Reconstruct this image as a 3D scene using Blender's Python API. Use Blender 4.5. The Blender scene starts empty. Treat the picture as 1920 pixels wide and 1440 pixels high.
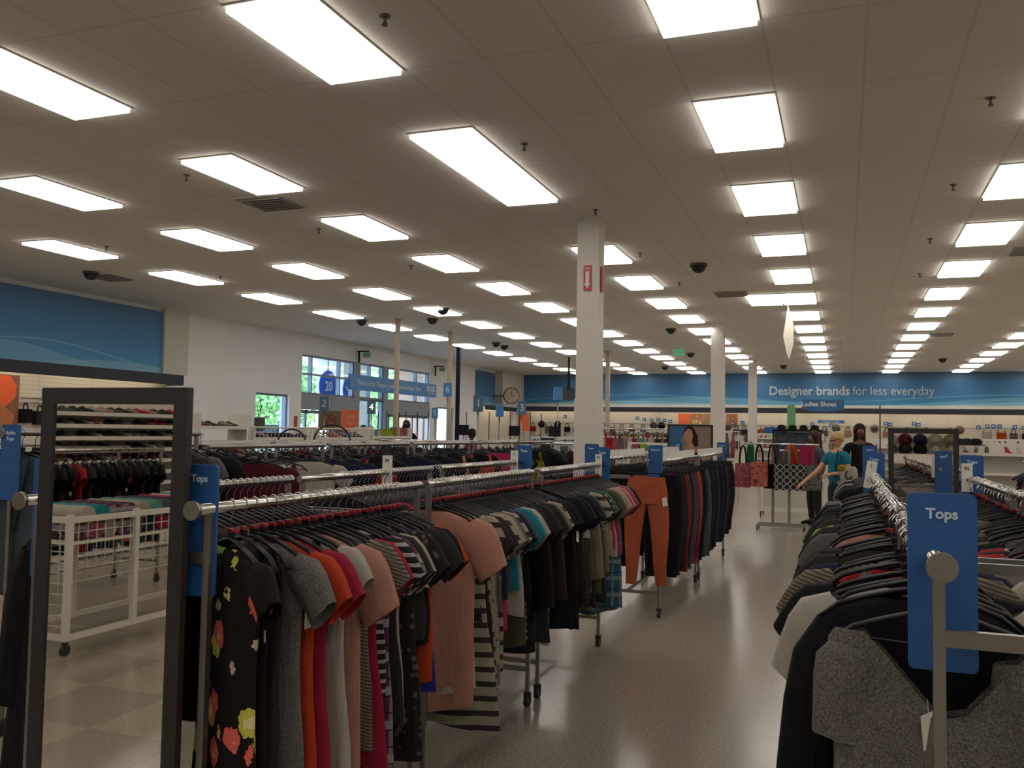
import bpy, math, random
from mathutils import Vector, Matrix
random.seed(11)
SC = bpy.context.scene
COL = SC.collection
PI = math.pi
# ------------------------------------------------------------------ camera, world, sun, exposure
def cam_axes(yaw, pit, rol):
    cy, sy, cp, sp, cr, sr = math.cos(yaw), math.sin(yaw), math.cos(pit), math.sin(pit), math.cos(rol), math.sin(rol)
    fwd = Vector((sy*cp, cy*cp, sp)); right = Vector((cy, -sy, 0)); up = right.cross(fwd)
    return cr*right + sr*up, -sr*right + cr*up, fwd
cd = bpy.data.cameras.new('camera'); cam = bpy.data.objects.new('camera', cd); COL.objects.link(cam)
cd.sensor_fit = 'HORIZONTAL'; cd.sensor_width = 36; cd.lens = 36*1670.4/1920; cd.clip_start = .05; cd.clip_end = 300
_r, _u, _f = cam_axes(-.357642, .053373, .0168311)
cam.matrix_world = Matrix(((_r.x, _u.x, -_f.x, 0), (_r.y, _u.y, -_f.y, 0), (_r.z, _u.z, -_f.z, 1.6), (0, 0, 0, 1)))
SC.camera = cam
w = bpy.data.worlds.new('world'); SC.world = w; w.use_nodes = True
bgn = w.node_tree.nodes['Background']; bgn.inputs[0].default_value = (.55, .75, 1, 1); bgn.inputs[1].default_value = 5.0
sl = bpy.data.lights.new('sun', 'SUN'); sl.energy = 9; sl.angle = .01; sl.color = (1, .93, .82)
sun = bpy.data.objects.new('sun', sl); COL.objects.link(sun); sun.rotation_euler = (math.radians(28), math.radians(18), 0)
SC.view_settings.view_transform = 'Standard'; SC.view_settings.look = 'None'; SC.view_settings.gamma = 1
SC.view_settings.use_curve_mapping = False; SC.view_settings.exposure = 0.0
PANEL_EMIT = 5.1
# ------------------------------------------------------------------ materials
MC = {}
def mat(name, col, rough=.6, metal=0., emit=0., ecol=None, var=.06, vs=6., alpha=None):
    if name in MC: return MC[name]
    m = bpy.data.materials.new(name); m.use_nodes = True; nt = m.node_tree; b = nt.nodes['Principled BSDF']
    c = (*col, 1); b.inputs['Base Color'].default_value = c
    b.inputs['Roughness'].default_value = rough; b.inputs['Metallic'].default_value = metal
    if var:
        n = nt.nodes.new('ShaderNodeTexNoise'); n.inputs['Scale'].default_value = vs; n.inputs['Detail'].default_value = 3
        tc = nt.nodes.new('ShaderNodeTexCoord'); nt.links.new(tc.outputs['Object'], n.inputs['Vector'])
        h = nt.nodes.new('ShaderNodeMix'); h.data_type = 'RGBA'
        h.inputs[6].default_value = tuple(x*(1-var*2) for x in col)+(1,); h.inputs[7].default_value = tuple(min(1, x*(1+var*2)) for x in col)+(1,)
        nt.links.new(n.outputs['Fac'], h.inputs[0]); nt.links.new(h.outputs[2], b.inputs['Base Color'])
    if emit:
        b.inputs['Emission Color'].default_value = (*(ecol or col), 1); b.inputs['Emission Strength'].default_value = emit
    MC[name] = m; return m
class NT:
    """small node helper"""
    def __init__(s, m): s.nt = m.node_tree; s.L = s.nt.links
    def n(s, t, **k):
        x = s.nt.nodes.new(t)
        for a, b in k.items(): setattr(x, a, b)
        return x
    def math(s, op, a, b=None, c=None):
        x = s.n('ShaderNodeMath', operation=op)
        for i, v in enumerate((a, b, c)):
            if v is None: continue
            if isinstance(v, (int, float)): x.inputs[i].default_value = v
            else: s.L.new(v, x.inputs[i])
        return x.outputs[0]
    def mix(s, f, a, b):
        x = s.n('ShaderNodeMix', data_type='RGBA')
        for i, v in ((0, f), (6, a), (7, b)):
            if isinstance(v, (int, float)): x.inputs[i].default_value = v
            elif isinstance(v, tuple): x.inputs[i].default_value = (*v[:3], 1)
            else: s.L.new(v, x.inputs[i])
        return x.outputs[2]
    def xyz(s, coord='Object'):
        t = s.n('ShaderNodeTexCoord'); p = s.n('ShaderNodeSeparateXYZ'); s.L.new(t.outputs[coord], p.inputs[0]); return t.outputs[coord], p.outputs
def cloth(name, c1, pattern=None, c2=(1, 1, 1), sc=1., rough=.85):
    if name in MC: return MC[name]
    m = bpy.data.materials.new(name); m.use_nodes = True; h = NT(m); b = m.node_tree.nodes['Principled BSDF']; c1 = tuple(k*.48 for k in c1); c2 = tuple(k*.48 for k in c2)
    b.inputs['Roughness'].default_value = rough
    v, (x, y, z) = h.xyz()
    no = h.n('ShaderNodeTexNoise'); no.inputs['Scale'].default_value = 9; h.L.new(v, no.inputs['Vector'])
    base = h.mix(no.outputs['Fac'], tuple(k*.82 for k in c1), tuple(min(1, k*1.15) for k in c1))
    def band(s, period, duty): return h.math('LESS_THAN', h.math('FRACT', h.math('DIVIDE', s, period)), duty)
    if pattern == 'stripe': base = h.mix(band(z, .05*sc, .38), base, c2)
    elif pattern == 'thin': base = h.mix(band(z, .018*sc, .4), base, c2)
    elif pattern == 'rib': base = h.mix(band(h.math('ADD', z, h.math('MULTIPLY', x, .3)), .012*sc, .5), base, c2)
    elif pattern == 'plaid':
        a = h.mix(band(z, .12*sc, .3), base, c2); a = h.mix(h.math('MULTIPLY', band(h.math('ADD', x, h.math('MULTIPLY', y, 1.3)), .1*sc, .3), .6), a, c2)
        base = h.mix(band(z, .06*sc, .08), a, tuple(k*.3 for k in c1))
    elif pattern == 'heather':
        n2 = h.n('ShaderNodeTexNoise'); n2.inputs['Scale'].default_value = 260*sc; n2.inputs['Detail'].default_value = 3; h.L.new(v, n2.inputs['Vector'])
        r = h.n('ShaderNodeMapRange'); r.inputs[1].default_value = .35; r.inputs[2].default_value = .65; h.L.new(n2.outputs['Fac'], r.inputs[0])
        base = h.mix(r.outputs[0], base, c2)
    elif pattern in ('floral', 'dots', 'leopard', 'paisley'):
        vo = h.n('ShaderNodeTexVoronoi'); vo.inputs['Scale'].default_value = {'floral': 9, 'dots': 45, 'leopard': 60, 'paisley': 28}[pattern]*sc
        h.L.new(v, vo.inputs['Vector'])
        th = {'floral': .42, 'dots': .22, 'leopard': .3, 'paisley': .3}[pattern]
        wv = h.n('ShaderNodeTexNoise'); wv.inputs['Scale'].default_value = 40*sc; h.L.new(v, wv.inputs['Vector'])
        d = h.math('ADD', vo.outputs['Distance'], h.math('MULTIPLY', h.math('SUBTRACT', wv.outputs['Fac'], .5), .35 if pattern != 'dots' else 0))
        if pattern == 'floral':
            cr = h.n('ShaderNodeValToRGB'); cr.color_ramp.interpolation = 'CONSTANT'
            e = cr.color_ramp.elements; e[0].color = (.7, .12, .1, 1); e[0].position = 0; e[1].color = (.75, .5, .22, 1); e[1].position = .3
            k = e.new(.55); k.color = (.65, .3, .12, 1); k = e.new(.75); k.color = (.5, .5, .08, 1); k = e.new(.88); k.color = (*c1, 1)
            sp = h.n('ShaderNodeSeparateColor'); h.L.new(vo.outputs['Color'], sp.inputs[0]); h.L.new(sp.outputs[0], cr.inputs[0]); fc = cr.outputs[0]
            fc = h.mix(h.math('LESS_THAN', d, .18), fc, h.mix(.5, fc, (.9, .75, .5)))
        else: fc = c2
        base = h.mix(h.math('LESS_THAN', d, th), base, fc)
    elif pattern == 'ring':
        ux = h.math('SUBTRACT', h.math('FRACT', h.math('DIVIDE', x, .11*sc)), .5); uz = h.math('SUBTRACT', h.math('FRACT', h.math('DIVIDE', z, .11*sc)), .5)
        r = h.math('SQRT', h.math('ADD', h.math('MULTIPLY', ux, ux), h.math('MULTIPLY', uz, uz)))
        k = h.math('LESS_THAN', h.math('ABSOLUTE', h.math('SUBTRACT', r, .42)), .07)
        base = h.mix(k, base, c2)
    elif pattern == 'zigzag':
        t = h.math('PINGPONG', h.math('MULTIPLY', x, 1.2), .03)
        base = h.mix(band(h.math('ADD', z, t), .05*sc, .5), base, c2)
    elif pattern == 'ombre':
        r = h.n('ShaderNodeMapRange'); r.inputs[1].default_value = -.15; r.inputs[2].default_value = -.6; h.L.new(z, r.inputs[0]); base = h.mix(r.outputs[0], base, c2)
    h.L.new(base, b.inputs['Base Color']); b.inputs['Specular IOR Level'].default_value = .2
    mp = h.n('ShaderNodeMapping'); mp.inputs['Scale'].default_value = (14, 14, 4); h.L.new(v, mp.inputs[0]); wr = h.n('ShaderNodeTexNoise'); wr.inputs['Scale'].default_value = 1.; wr.inputs['Detail'].default_value = 3; wr.inputs['Distortion'].default_value = .8; h.L.new(mp.outputs[0], wr.inputs['Vector'])
    bp = h.n('ShaderNodeBump'); bp.inputs['Strength'].default_value = .7; bp.inputs['Distance'].default_value = .025; h.L.new(wr.outputs['Fac'], bp.inputs['Height']); h.L.new(bp.outputs[0], b.inputs['Normal'])
    MC[name] = m; return m
def mural_mat(name, axis, z0, z1, per, ph, k_=1.):
    """blue wall graphic: deep blue band with light waves along the foot"""
    m = bpy.data.materials.new(name); m.use_nodes = True; h = NT(m); b = m.node_tree.nodes['Principled BSDF']; b.inputs['Roughness'].default_value = .55
    v, o = h.xyz(); s = o[axis]; z = o[2]
    t = h.math('DIVIDE', h.math('SUBTRACT', z, z0), z1-z0)
    def wave(base, amp, p, q): return h.math('ADD', h.math('MULTIPLY', h.math('SINE', h.math('ADD', h.math('MULTIPLY', s, 2*PI/p), q)), amp), base)
    cr = h.n('ShaderNodeValToRGB'); h.L.new(t, cr.inputs[0]); e = cr.color_ramp.elements
    e[0].color = (.055, .25, .46, 1); e[1].color = (.06, .135, .225, 1); e[1].position = 1
    k = e.new(.5); k.color = (.045, .17, .35, 1)
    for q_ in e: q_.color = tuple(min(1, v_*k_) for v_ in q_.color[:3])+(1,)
    c = cr.outputs[0]
    w1 = wave(.13, .13, per, ph); c = h.mix(h.math('MULTIPLY', h.math('LESS_THAN', t, w1), .45), c, (.25, .55, .68))
    w2 = wave(.02, .1, per*1.3, ph+.6); c = h.mix(h.math('MULTIPLY', h.math('LESS_THAN', t, w2), .5), c, (.35, .62, .68))
    w3 = wave(.2, .12, per*1.15, ph+.9); d = h.math('ABSOLUTE', h.math('SUBTRACT', t, w3)); c = h.mix(h.math('MULTIPLY', h.math('LESS_THAN', d, .012), .4), c, (.3, .6, .75))
    h.L.new(c, b.inputs['Base Color']); return m
WHITE = mat('white_paint', (.62, .58, .52), .6, var=.03)
CREAM = mat('cream_wall', (.66, .61, .53), .8, var=.03, vs=1)
BLACK = mat('black_plastic', (.006, .006, .007), .42, var=0)
BLACK.node_tree.nodes['Principled BSDF'].inputs['Specular IOR Level'].default_value = .3
DARKFRAME = mat('dark_brown_frame', (.018, .014, .012), .5, var=.1)
CHROME = mat('chrome', (.62, .6, .58), .2, 1, var=.05)
STEEL = mat('steel_tube', (.3, .28, .26), .35, .9, var=.1)
RED = mat('red_plastic', (.26, .012, .012), .4, var=0)
BLUE = mat('sign_blue', (.012, .085, .27), .55, var=.04)
LBLUE = mat('sign_light_blue', (.05, .2, .45), .5, var=.04)
LET = mat('sign_lettering', (.5, .6, .72), .5, var=0)
PAPER = mat('paper_white', (.72, .7, .64), .7, var=.05)
WIRE = mat('white_wire', (.6, .57, .5), .45, var=.05)
RUBBER = mat('dark_rubber', (.02, .018, .018), .6, var=0)
SKIN = mat('skin_light', (.5, .26, .17), .55, var=.05); SKIN2 = mat('skin_dark', (.14, .07, .045), .55, var=.05)
WOOD = mat('beige_laminate', (.45, .36, .27), .5, var=.1)
ORANGE = mat('orange_card', (.75, .14, .04), .6, var=.08)
GREEN = mat('green_panel', (.12, .3, .12), .6, var=.08)
MIRROR = mat('mirror_glass', (.82, .8, .76), .015, 1., var=0)
def glass_mat():
    m = bpy.data.materials.new('window_glass'); m.use_nodes = True; nt = m.node_tree; nt.nodes.clear()
    o = nt.nodes.new('ShaderNodeOutputMaterial'); t = nt.nodes.new('ShaderNodeBsdfTransparent'); g = nt.nodes.new('ShaderNodeBsdfGlossy'); x = nt.nodes.new('ShaderNodeMixShader')
    t.inputs[0].default_value = (.86, .93, .97, 1); g.inputs['Roughness'].default_value = .03; x.inputs[0].default_value = .07
    nt.links.new(t.outputs[0], x.inputs[1]); nt.links.new(g.outputs[0], x.inputs[2]); nt.links.new(x.outputs[0], o.inputs[0]); return m
GLASS = glass_mat()
# ------------------------------------------------------------------ mesh builder
class G:
    def __init__(s): s.v = []; s.f = []; s.sm = []
    def add(s, vs, fs, smooth=False):
        o = len(s.v); s.v += [tuple(p) for p in vs]; s.f += [tuple(i+o for i in f) for f in fs]; s.sm += [smooth]*len(fs); return s
    def box(s, x0, x1, y0, y1, z0, z1):
        return s.add([(x0,y0,z0),(x1,y0,z0),(x1,y1,z0),(x0,y1,z0),(x0,y0,z1),(x1,y0,z1),(x1,y1,z1),(x0,y1,z1)],
                     [(3,2,1,0),(4,5,6,7),(0,1,5,4),(1,2,6,5),(2,3,7,6),(3,0,4,7)])
    def cbox(s, c, d, rz=0, rx=0):
        M = Matrix.Rotation(rz, 3, 'Z') @ Matrix.Rotation(rx, 3, 'X'); c = Vector(c)
        vs = [c + M @ Vector((a*d[0]/2, b*d[1]/2, e*d[2]/2)) for a, b, e in ((-1,-1,-1),(1,-1,-1),(1,1,-1),(-1,1,-1),(-1,-1,1),(1,-1,1),(1,1,1),(-1,1,1))]
        return s.add(vs, [(3,2,1,0),(4,5,6,7),(0,1,5,4),(1,2,6,5),(2,3,7,6),(3,0,4,7)])
    def loft(s, rings, cap=True, smooth=True, closed=False):
        n = len(rings[0]); vs = [p for r in rings for p in r]; fs = []
        m = len(rings)
        for i in range(m-1):
            for j in range(n): k = (j+1) % n; fs.append((i*n+j, i*n+k, (i+1)*n+k, (i+1)*n+j))
        s.add(vs, fs, smooth)
        if cap:
            o = len(s.v)-len(vs); s.f.append(tuple(o+i for i in reversed(range(n)))); s.sm.append(False); s.f.append(tuple(o+(m-1)*n+i for i in range(n))); s.sm.append(False)
        return s
    def path(s, pts, r, n=6, cap=True, flat=1.):
        pts = [Vector(p) for p in pts]; rings = []; up = None
        for i, p in enumerate(pts):
            d = (pts[min(i+1, len(pts)-1)]-pts[max(i-1, 0)]).normalized()
            if up is None: up = Vector((0, 1, 0)) if abs(d.y) < .9 else Vector((0, 0, 1))
            a = d.cross(up).normalized(); b = a.cross(d).normalized(); up = b
            rr = r[i] if isinstance(r, (list, tuple)) else r
            rings.append([p + a*math.cos(2*PI*k/n)*rr + b*math.sin(2*PI*k/n)*rr*flat for k in range(n)])
        return s.loft(rings, cap)
    def tube(s, a, b, r, n=8): return s.path([a, b], r, n)
    def sph(s, c, r, nu=12, nv=8):
        if isinstance(r, (int, float)): r = (r, r, r)
        rings = []
        for i in range(nv+1):
            t = PI*(i/nv); t = min(max(t, .02), PI-.02)
            rings.append([(c[0]+r[0]*math.sin(t)*math.cos(2*PI*j/nu), c[1]+r[1]*math.sin(t)*math.sin(2*PI*j/nu), c[2]+r[2]*math.cos(t)) for j in range(nu)])
        return s.loft(rings, True)
    def slab(s, outline, y0, y1):
        """outline in (x,z), extruded in y"""
        n = len(outline); vs = [(x, y0, z) for x, z in outline]+[(x, y1, z) for x, z in outline]
        fs = [tuple(range(n)), tuple(reversed(range(n, 2*n)))]+[(i, n+i, n+(i+1) % n, (i+1) % n) for i in range(n)]
        return s.add(vs, fs)
    def mesh(s, name):
        m = bpy.data.meshes.new(name); m.from_pydata(s.v, [], s.f); m.polygons.foreach_set('use_smooth', s.sm); m.update(); return m
def ob(name, g, m, parent=None, loc=(0, 0, 0), rot=(0, 0, 0), sc=None):
    me = g.mesh(name) if isinstance(g, G) else g
    o = bpy.data.objects.new(name, me); COL.objects.link(o)
    if isinstance(g, G) or not len(me.materials):
        if not len(me.materials): me.materials.append(m)
    if me.materials[0] != m: o.material_slots[0].link = 'OBJECT'; o.material_slots[0].material = m
    o.parent = parent; o.location = loc; o.rotation_euler = rot
    if sc: o.scale = sc
    return o
def tag(o, label, cat, group=None, kind=None):
    o['label'] = label; o['category'] = cat
    if group: o['group'] = group
    if kind: o['kind'] = kind
    return o
def thing(name, label, cat, loc=(0, 0, 0), rz=0, group=None):
    o = bpy.data.objects.new(name, None); COL.objects.link(o); o.empty_display_size = .1; o.location = loc; o.rotation_euler = (0, 0, rz)
    return tag(o, label, cat, group)
def struct(name, g, m, label=None, **k):
    o = ob(name, g, m, **k); o['kind'] = 'structure'; o['label'] = label or name.replace('_', ' '); return o
def text(parent, s, size, loc, rot, m=LET, name='lettering', bold=0., align='CENTER', ext=.002, sx=1.):
    c = bpy.data.curves.new(name, 'FONT'); c.body = s; c.size = size; c.align_x = align; c.align_y = 'CENTER'; c.extrude = ext; c.offset = bold; c.resolution_u = 3
    tmp = bpy.data.objects.new('text_source', c); COL.objects.link(tmp); dg = bpy.context.evaluated_depsgraph_get()
    me = bpy.data.meshes.new_from_object(tmp.evaluated_get(dg)); bpy.data.objects.remove(tmp); bpy.data.curves.remove(c)
    me.materials.clear(); me.materials.append(m)
    o = bpy.data.objects.new(name, me); COL.objects.link(o); o.parent = parent; o.location = loc; o.rotation_euler = rot; o.scale = (sx, 1, 1)
    return o
FRONT = (PI/2, 0, 0); BACKF = (PI/2, 0, PI); EAST = (PI/2, 0, PI/2)
def rrect(w, h, r, n=4, x=0, z=0):
    o = []
    for cx, cz, a in ((w/2-r, h/2-r, 0), (-w/2+r, h/2-r, PI/2), (-w/2+r, -h/2+r, PI), (w/2-r, -h/2+r, 1.5*PI)):
        for i in range(n+1): t = a+PI/2*i/n; o.append((x+cx+r*math.cos(t), z+cz+r*math.sin(t)))
    return o
# ------------------------------------------------------------------ the room
CEIL = 4.15; WL = -13.85; YB = 37.7; XR = 17.; YR = -9.5
def floor_mat():
    m = bpy.data.materials.new('polished_speckled_tile'); m.use_nodes = True; h = NT(m); b = m.node_tree.nodes['Principled BSDF']
    v, (x, y, z) = h.xyz()
    n1 = h.n('ShaderNodeTexNoise'); n1.inputs['Scale'].default_value = 60; n1.inputs['Detail'].default_value = 5; h.L.new(v, n1.inputs['Vector'])
    n2 = h.n('ShaderNodeTexNoise'); n2.inputs['Scale'].default_value = 1.3; n2.inputs['Detail'].default_value = 3; h.L.new(v, n2.inputs['Vector'])
    r = h.n('ShaderNodeMapRange'); r.inputs[1].default_value = .4; r.inputs[2].default_value = .62; h.L.new(n1.outputs['Fac'], r.inputs[0])
    c = h.mix(r.outputs[0], (.255, .215, .165), (.375, .325, .255)); c = h.mix(h.math('MULTIPLY', n2.outputs['Fac'], .35), c, (.25, .22, .175))
    T = .62
    fx = h.math('FLOOR', h.math('DIVIDE', h.math('ADD', x, .02), T)); fy = h.math('FLOOR', h.math('DIVIDE', h.math('ADD', y, .15), T))
    chk = h.math('ABSOLUTE', h.math('MODULO', h.math('ADD', fx, fy), 2))
    wn = h.n('ShaderNodeTexWhiteNoise', noise_dimensions='2D'); cb = h.n('ShaderNodeCombineXYZ'); h.L.new(fx, cb.inputs[0]); h.L.new(fy, cb.inputs[1]); h.L.new(cb.outputs[0], wn.inputs['Vector'])
    k = h.math('MULTIPLY', chk, h.math('LESS_THAN', x, -2.5)); k = h.math('MULTIPLY', k, h.math('MULTIPLY', h.math('LESS_THAN', wn.outputs['Value'], .7), .5))
    c = h.mix(k, c, (.19, .17, .135))
    h.L.new(c, b.inputs['Base Color'])
    b.inputs['Roughness'].default_value = .2; b.inputs['Specular IOR Level'].default_value = .6
    bp = h.n('ShaderNodeBump'); bp.inputs['Strength'].default_value = .05; bp.inputs['Distance'].default_value = .02
    n3 = h.n('ShaderNodeTexNoise'); n3.inputs['Scale'].default_value = 5; h.L.new(v, n3.inputs['Vector']); h.L.new(n3.outputs['Fac'], bp.inputs['Height']); h.L.new(bp.outputs[0], b.inputs['Normal'])
    return m
def ceil_mat():
    m = bpy.data.materials.new('acoustic_ceiling_tile'); m.use_nodes = True; h = NT(m); b = m.node_tree.nodes['Principled BSDF']; b.inputs['Roughness'].default_value = .95
    v, (x, y, z) = h.xyz()
    def line(s, off, per, wd): return h.math('LESS_THAN', h.math('FRACT', h.math('DIVIDE', h.math('ADD', s, off), per)), wd/per)
    l = h.math('MAXIMUM', line(x, .78+.3048+.01, .6096, .022), line(y, -7.347+.6096+.01+24.384, 1.2192, .022))
    no = h.n('ShaderNodeTexNoise'); no.inputs['Scale'].default_value = 40; h.L.new(v, no.inputs['Vector'])
    c = h.mix(no.outputs['Fac'], (.78, .73, .67), (.86, .81, .75)); c = h.mix(h.math('MULTIPLY', l, .3), c, (.5, .45, .4)); h.L.new(c, b.inputs['Base Color']); return m
struct('floor', G().box(WL-.3, XR, YR, YB, -.2, 0), floor_mat(), 'polished beige speckled tile floor')
struct('ceiling', G().box(WL-.3, XR, YR, YB+.3, CEIL, CEIL+.2), ceil_mat(), 'suspended tile ceiling')
struct('wall_rear', G().box(WL-.3, XR, YR-.3, YR, -.2, CEIL+.2), CREAM, 'cream wall behind the camera')
struct('wall_right', G().box(XR, XR+.3, YR-.3, YB+.3, -.2, CEIL+.2), CREAM, 'cream side wall far right')
struct('wall_back', G().box(WL-.3, XR, YB, YB+.3, -.2, CEIL+.2), CREAM, 'cream back wall')
struct('trim_1', G().box(WL+.35, XR, YB-.06, YB, 2.86, CEIL), mural_mat('mural_back', 0, 2.86, 4.15, 12.6, 4.4), 'blue wave graphic along the top of the back wall')
struct('trim_2', G().box(WL+.35, XR, YB-.55, YB-.52, 2.515, 2.725).box(WL+.35, XR, YB-.52, YB-.12, 2.705, 2.725), mat('valance_dark', (.03, .03, .045), .7), 'dark valance below the blue graphic on the back wall')
# valance strip lamps that wash the merchandise wall
VL = mat('valance_lamp', (1, .86, .6), .5, emit=6, ecol=(1, .86, .66), var=0)
def slat_mat(name, axis):
    m = bpy.data.materials.new(name); m.use_nodes = True; h = NT(m); b = m.node_tree.nodes['Principled BSDF']; v, o = h.xyz()
    g = h.math('LESS_THAN', h.math('FRACT', h.math('DIVIDE', o[2], .0762)), .13); c = h.mix(h.math('MULTIPLY', g, .5), (.68, .62, .5), (.3, .27, .22))
    s = h.math('LESS_THAN', h.math('FRACT', h.math('DIVIDE', o[axis], 1.22)), .012); c = h.mix(h.math('MULTIPLY', s, .5), c, (.3, .27, .22))
    h.L.new(c, b.inputs['Base Color']); b.inputs['Roughness'].default_value = .6; return m
SLATX = slat_mat('slatwall_x', 0); SLATY = slat_mat('slatwall_y', 1)
struct('trim_3', G().box(WL+.35, XR, YB-.08, YB, 0.1, 2.49), SLATX, 'cream slatwall panels along the back wall')
struct('trim_12', G().box(WL+.35, XR, YB-.12, YB, 2.69, 2.86), mat('bright_ledge', (.8, .76, .66), .5), 'pale ledge above the dark valance')
lab = 'long warm strip lamp tucked under the dark back-wall valance'
for i in range(10):
    x0 = WL+.6+i*3.
    if x0+2.8 < XR: tag(ob('valance_lamp', G().box(x0, x0+2.8, YB-.48, YB-.42, 2.6, 2.66), VL), lab, 'strip lamp', 'strip lamps under the back valance')
# left wall: pieces around window and door openings (x = WL plane)
def lw(n, y0, y1, z0, z1, m=CREAM, label=None, dx=0.): return struct(n, G().box(WL-.3, WL+dx, y0, y1, z0, z1), m, label)
GREYW = mat('pale_grey_wall', (.86, .85, .84), .8, var=.03, vs=1)
g = G()
for y0, y1, z0, z1 in ((YR, 18.7, -.2, CEIL), (18.7, 20.15, 2.48, CEIL), (18.7, 20.15, -.2, .5), (20.15, 20.7, -.2, CEIL), (20.7, 28.75, 3.63, CEIL),
                       (28.75, 29.35, -.2, CEIL), (29.35, 30.8, 2.45, CEIL), (29.35, 30.8, -.2, .4), (30.8, YB, -.2, CEIL)):
    g.box(WL-.3, WL, y0, y1, z0, z1)
struct('wall_left', g, GREYW, 'pale grey front wall with the shop windows')
struct('trim_4', G().box(WL, WL+.05, YR, 15.3, 2.73, 4.06), mural_mat('mural_left_brightened', 1, 2.73, 4.06, 5.5, 1.1, 1.35), 'blue wave graphic on the left wall')  # same print, colours brightened to make up for weaker light on this wall
struct('trim_5', G().box(WL+.47, WL+.5, YR, 15.5, 2.47, 2.69).box(WL+.06, WL+.47, YR, 15.5, 2.67, 2.69).box(WL+.06, WL+.47, 15.47, 15.5, 2.47, 2.67), mat('valance_dark', (.03, .03, .045), .7), 'dark valance on the left wall')
struct('trim_6', G().box(WL, WL+.06, YR, 15.5, .1, 2.69), SLATY, 'cream slatwall on the left wall')
struct('trim_7', G().box(WL, WL+.12, 15.3, 16.05, 2.72, CEIL), CREAM, 'cream pilaster at the end of the left blue graphic')
struct('trim_8', G().box(WL, WL+.05, 32.85, 34.9, 2.66, 4.04), mural_mat('mural_corner', 1, 2.66, 4.04, 7, 2.2), 'blue wave graphic near the far left corner')
struct('trim_9', G().box(WL+.42, WL+.45, 32.9, 37.1, 2.46, 2.64).box(WL, WL+.42, 32.9, 37.1, 2.62, 2.64), mat('valance_dark', (.03, .03, .045), .7), 'dark valance near the far left corner')
struct('trim_10', G().box(WL, WL+.06, 33.1, 37.1, .1, 2.46), SLATY, 'cream slatwall near the far left corner')
struct('trim_11', G().box(WL, WL+.35, 35., YB, 2.64, CEIL), CREAM, 'cream pilaster in the far left corner')
lab2 = 'warm strip lamp tucked under the dark left-wall valance'
for i in range(8):
    y0 = YR+.2+i*3.08
    tag(ob('valance_lamp', G().box(WL+.36, WL+.42, y0, y0+2.9, 2.6, 2.66), VL), lab2, 'strip lamp', 'strip lamps under the left valance')
tag(ob('valance_lamp', G().box(WL+.33, WL+.38, 33.2, 36.8, 2.54, 2.6), VL), 'warm strip lamp under the valance in the far left corner', 'strip lamp')
# storefront: frames and panes
ALU = mat('anodised_frame', (.2, .22, .27), .4, .5)
def window(n, y0, y1, z0, z1, ym, zm, label):
    g = G(); fr = .05
    for y in [y0+fr/2, y1-fr/2]+ym: g.box(WL-.2, WL-.08, y-fr/2, y+fr/2, z0, z1)
    for z in [z0+fr/2, z1-fr/2]+zm: g.box(WL-.19, WL-.09, y0+fr, y1-fr, z-fr/2, z+fr/2)
    o = struct('window_%d' % n, g, ALU, label)
    p = ob('pane', G().box(WL-.145, WL-.14, y0+.02, y1-.02, z0+.02, z1-.02), GLASS, o); return o
window(1, 18.7, 20.15, .5, 2.48, [], [], 'small shop window left of the entrance')
window(2, 20.7, 23.55, 2.54, 3.63, [21.3, 22.78], [3.1], 'transom windows above the left entrance door')
window(3, 23.85, 25.4, 2.54, 3.63, [24.57], [3.1], 'transom windows above the middle lights')
window(4, 25.65, 28.75, 2.54, 3.63, [27.8], [3.1], 'transom windows above the right entrance door')
window(5, 23.85, 25.4, .1, 2.52, [24.62], [], 'tall window between the two entrance doors')
window(6, 29.35, 30.8, .4, 2.45, [30.62], [], 'narrow shop window right of the entrance')
g = G()
for y0, y1, z0, z1 in ((23.55, 23.85, -.2, 3.63), (25.4, 25.65, -.2, 3.63), (20.7, 23.55, 2.12, 2.54), (25.65, 28.75, 2.1, 2.54), (22.4, 23.55, -.2, 2.12), (23.85, 25.4, 2.52, 2.54)):
    g.box(WL-.25, WL-.02, y0, y1, z0, z1)
struct('wall_entrance', g, mat('grey_portal', (.3, .32, .36), .6), 'grey entrance surround between the windows and doors')
def slide_door(n, y0, y1, ys, label, hz=2.1):
    g = G()
    for y in ys: g.box(WL-.16, WL-.1, y-.035, y+.035, 0, hz)
    g.box(WL-.16, WL-.1, y0, y1, hz-.09, hz); g.box(WL-.16, WL-.1, y0, ys[1], 0, .12)
    o = struct('door_%d' % n, g, ALU, label); ob('pane', G().box(WL-.135, WL-.13, y0, ys[1], .1, hz-.08), GLASS, o); return o
slide_door(1, 20.7, 22.4, [20.75, 21.1, 22.35], 'left sliding glass entrance door')
slide_door(2, 25.65, 28.75, [25.9, 26.35, 27.6, 28.0, 28.5], 'right sliding glass entrance door')
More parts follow.
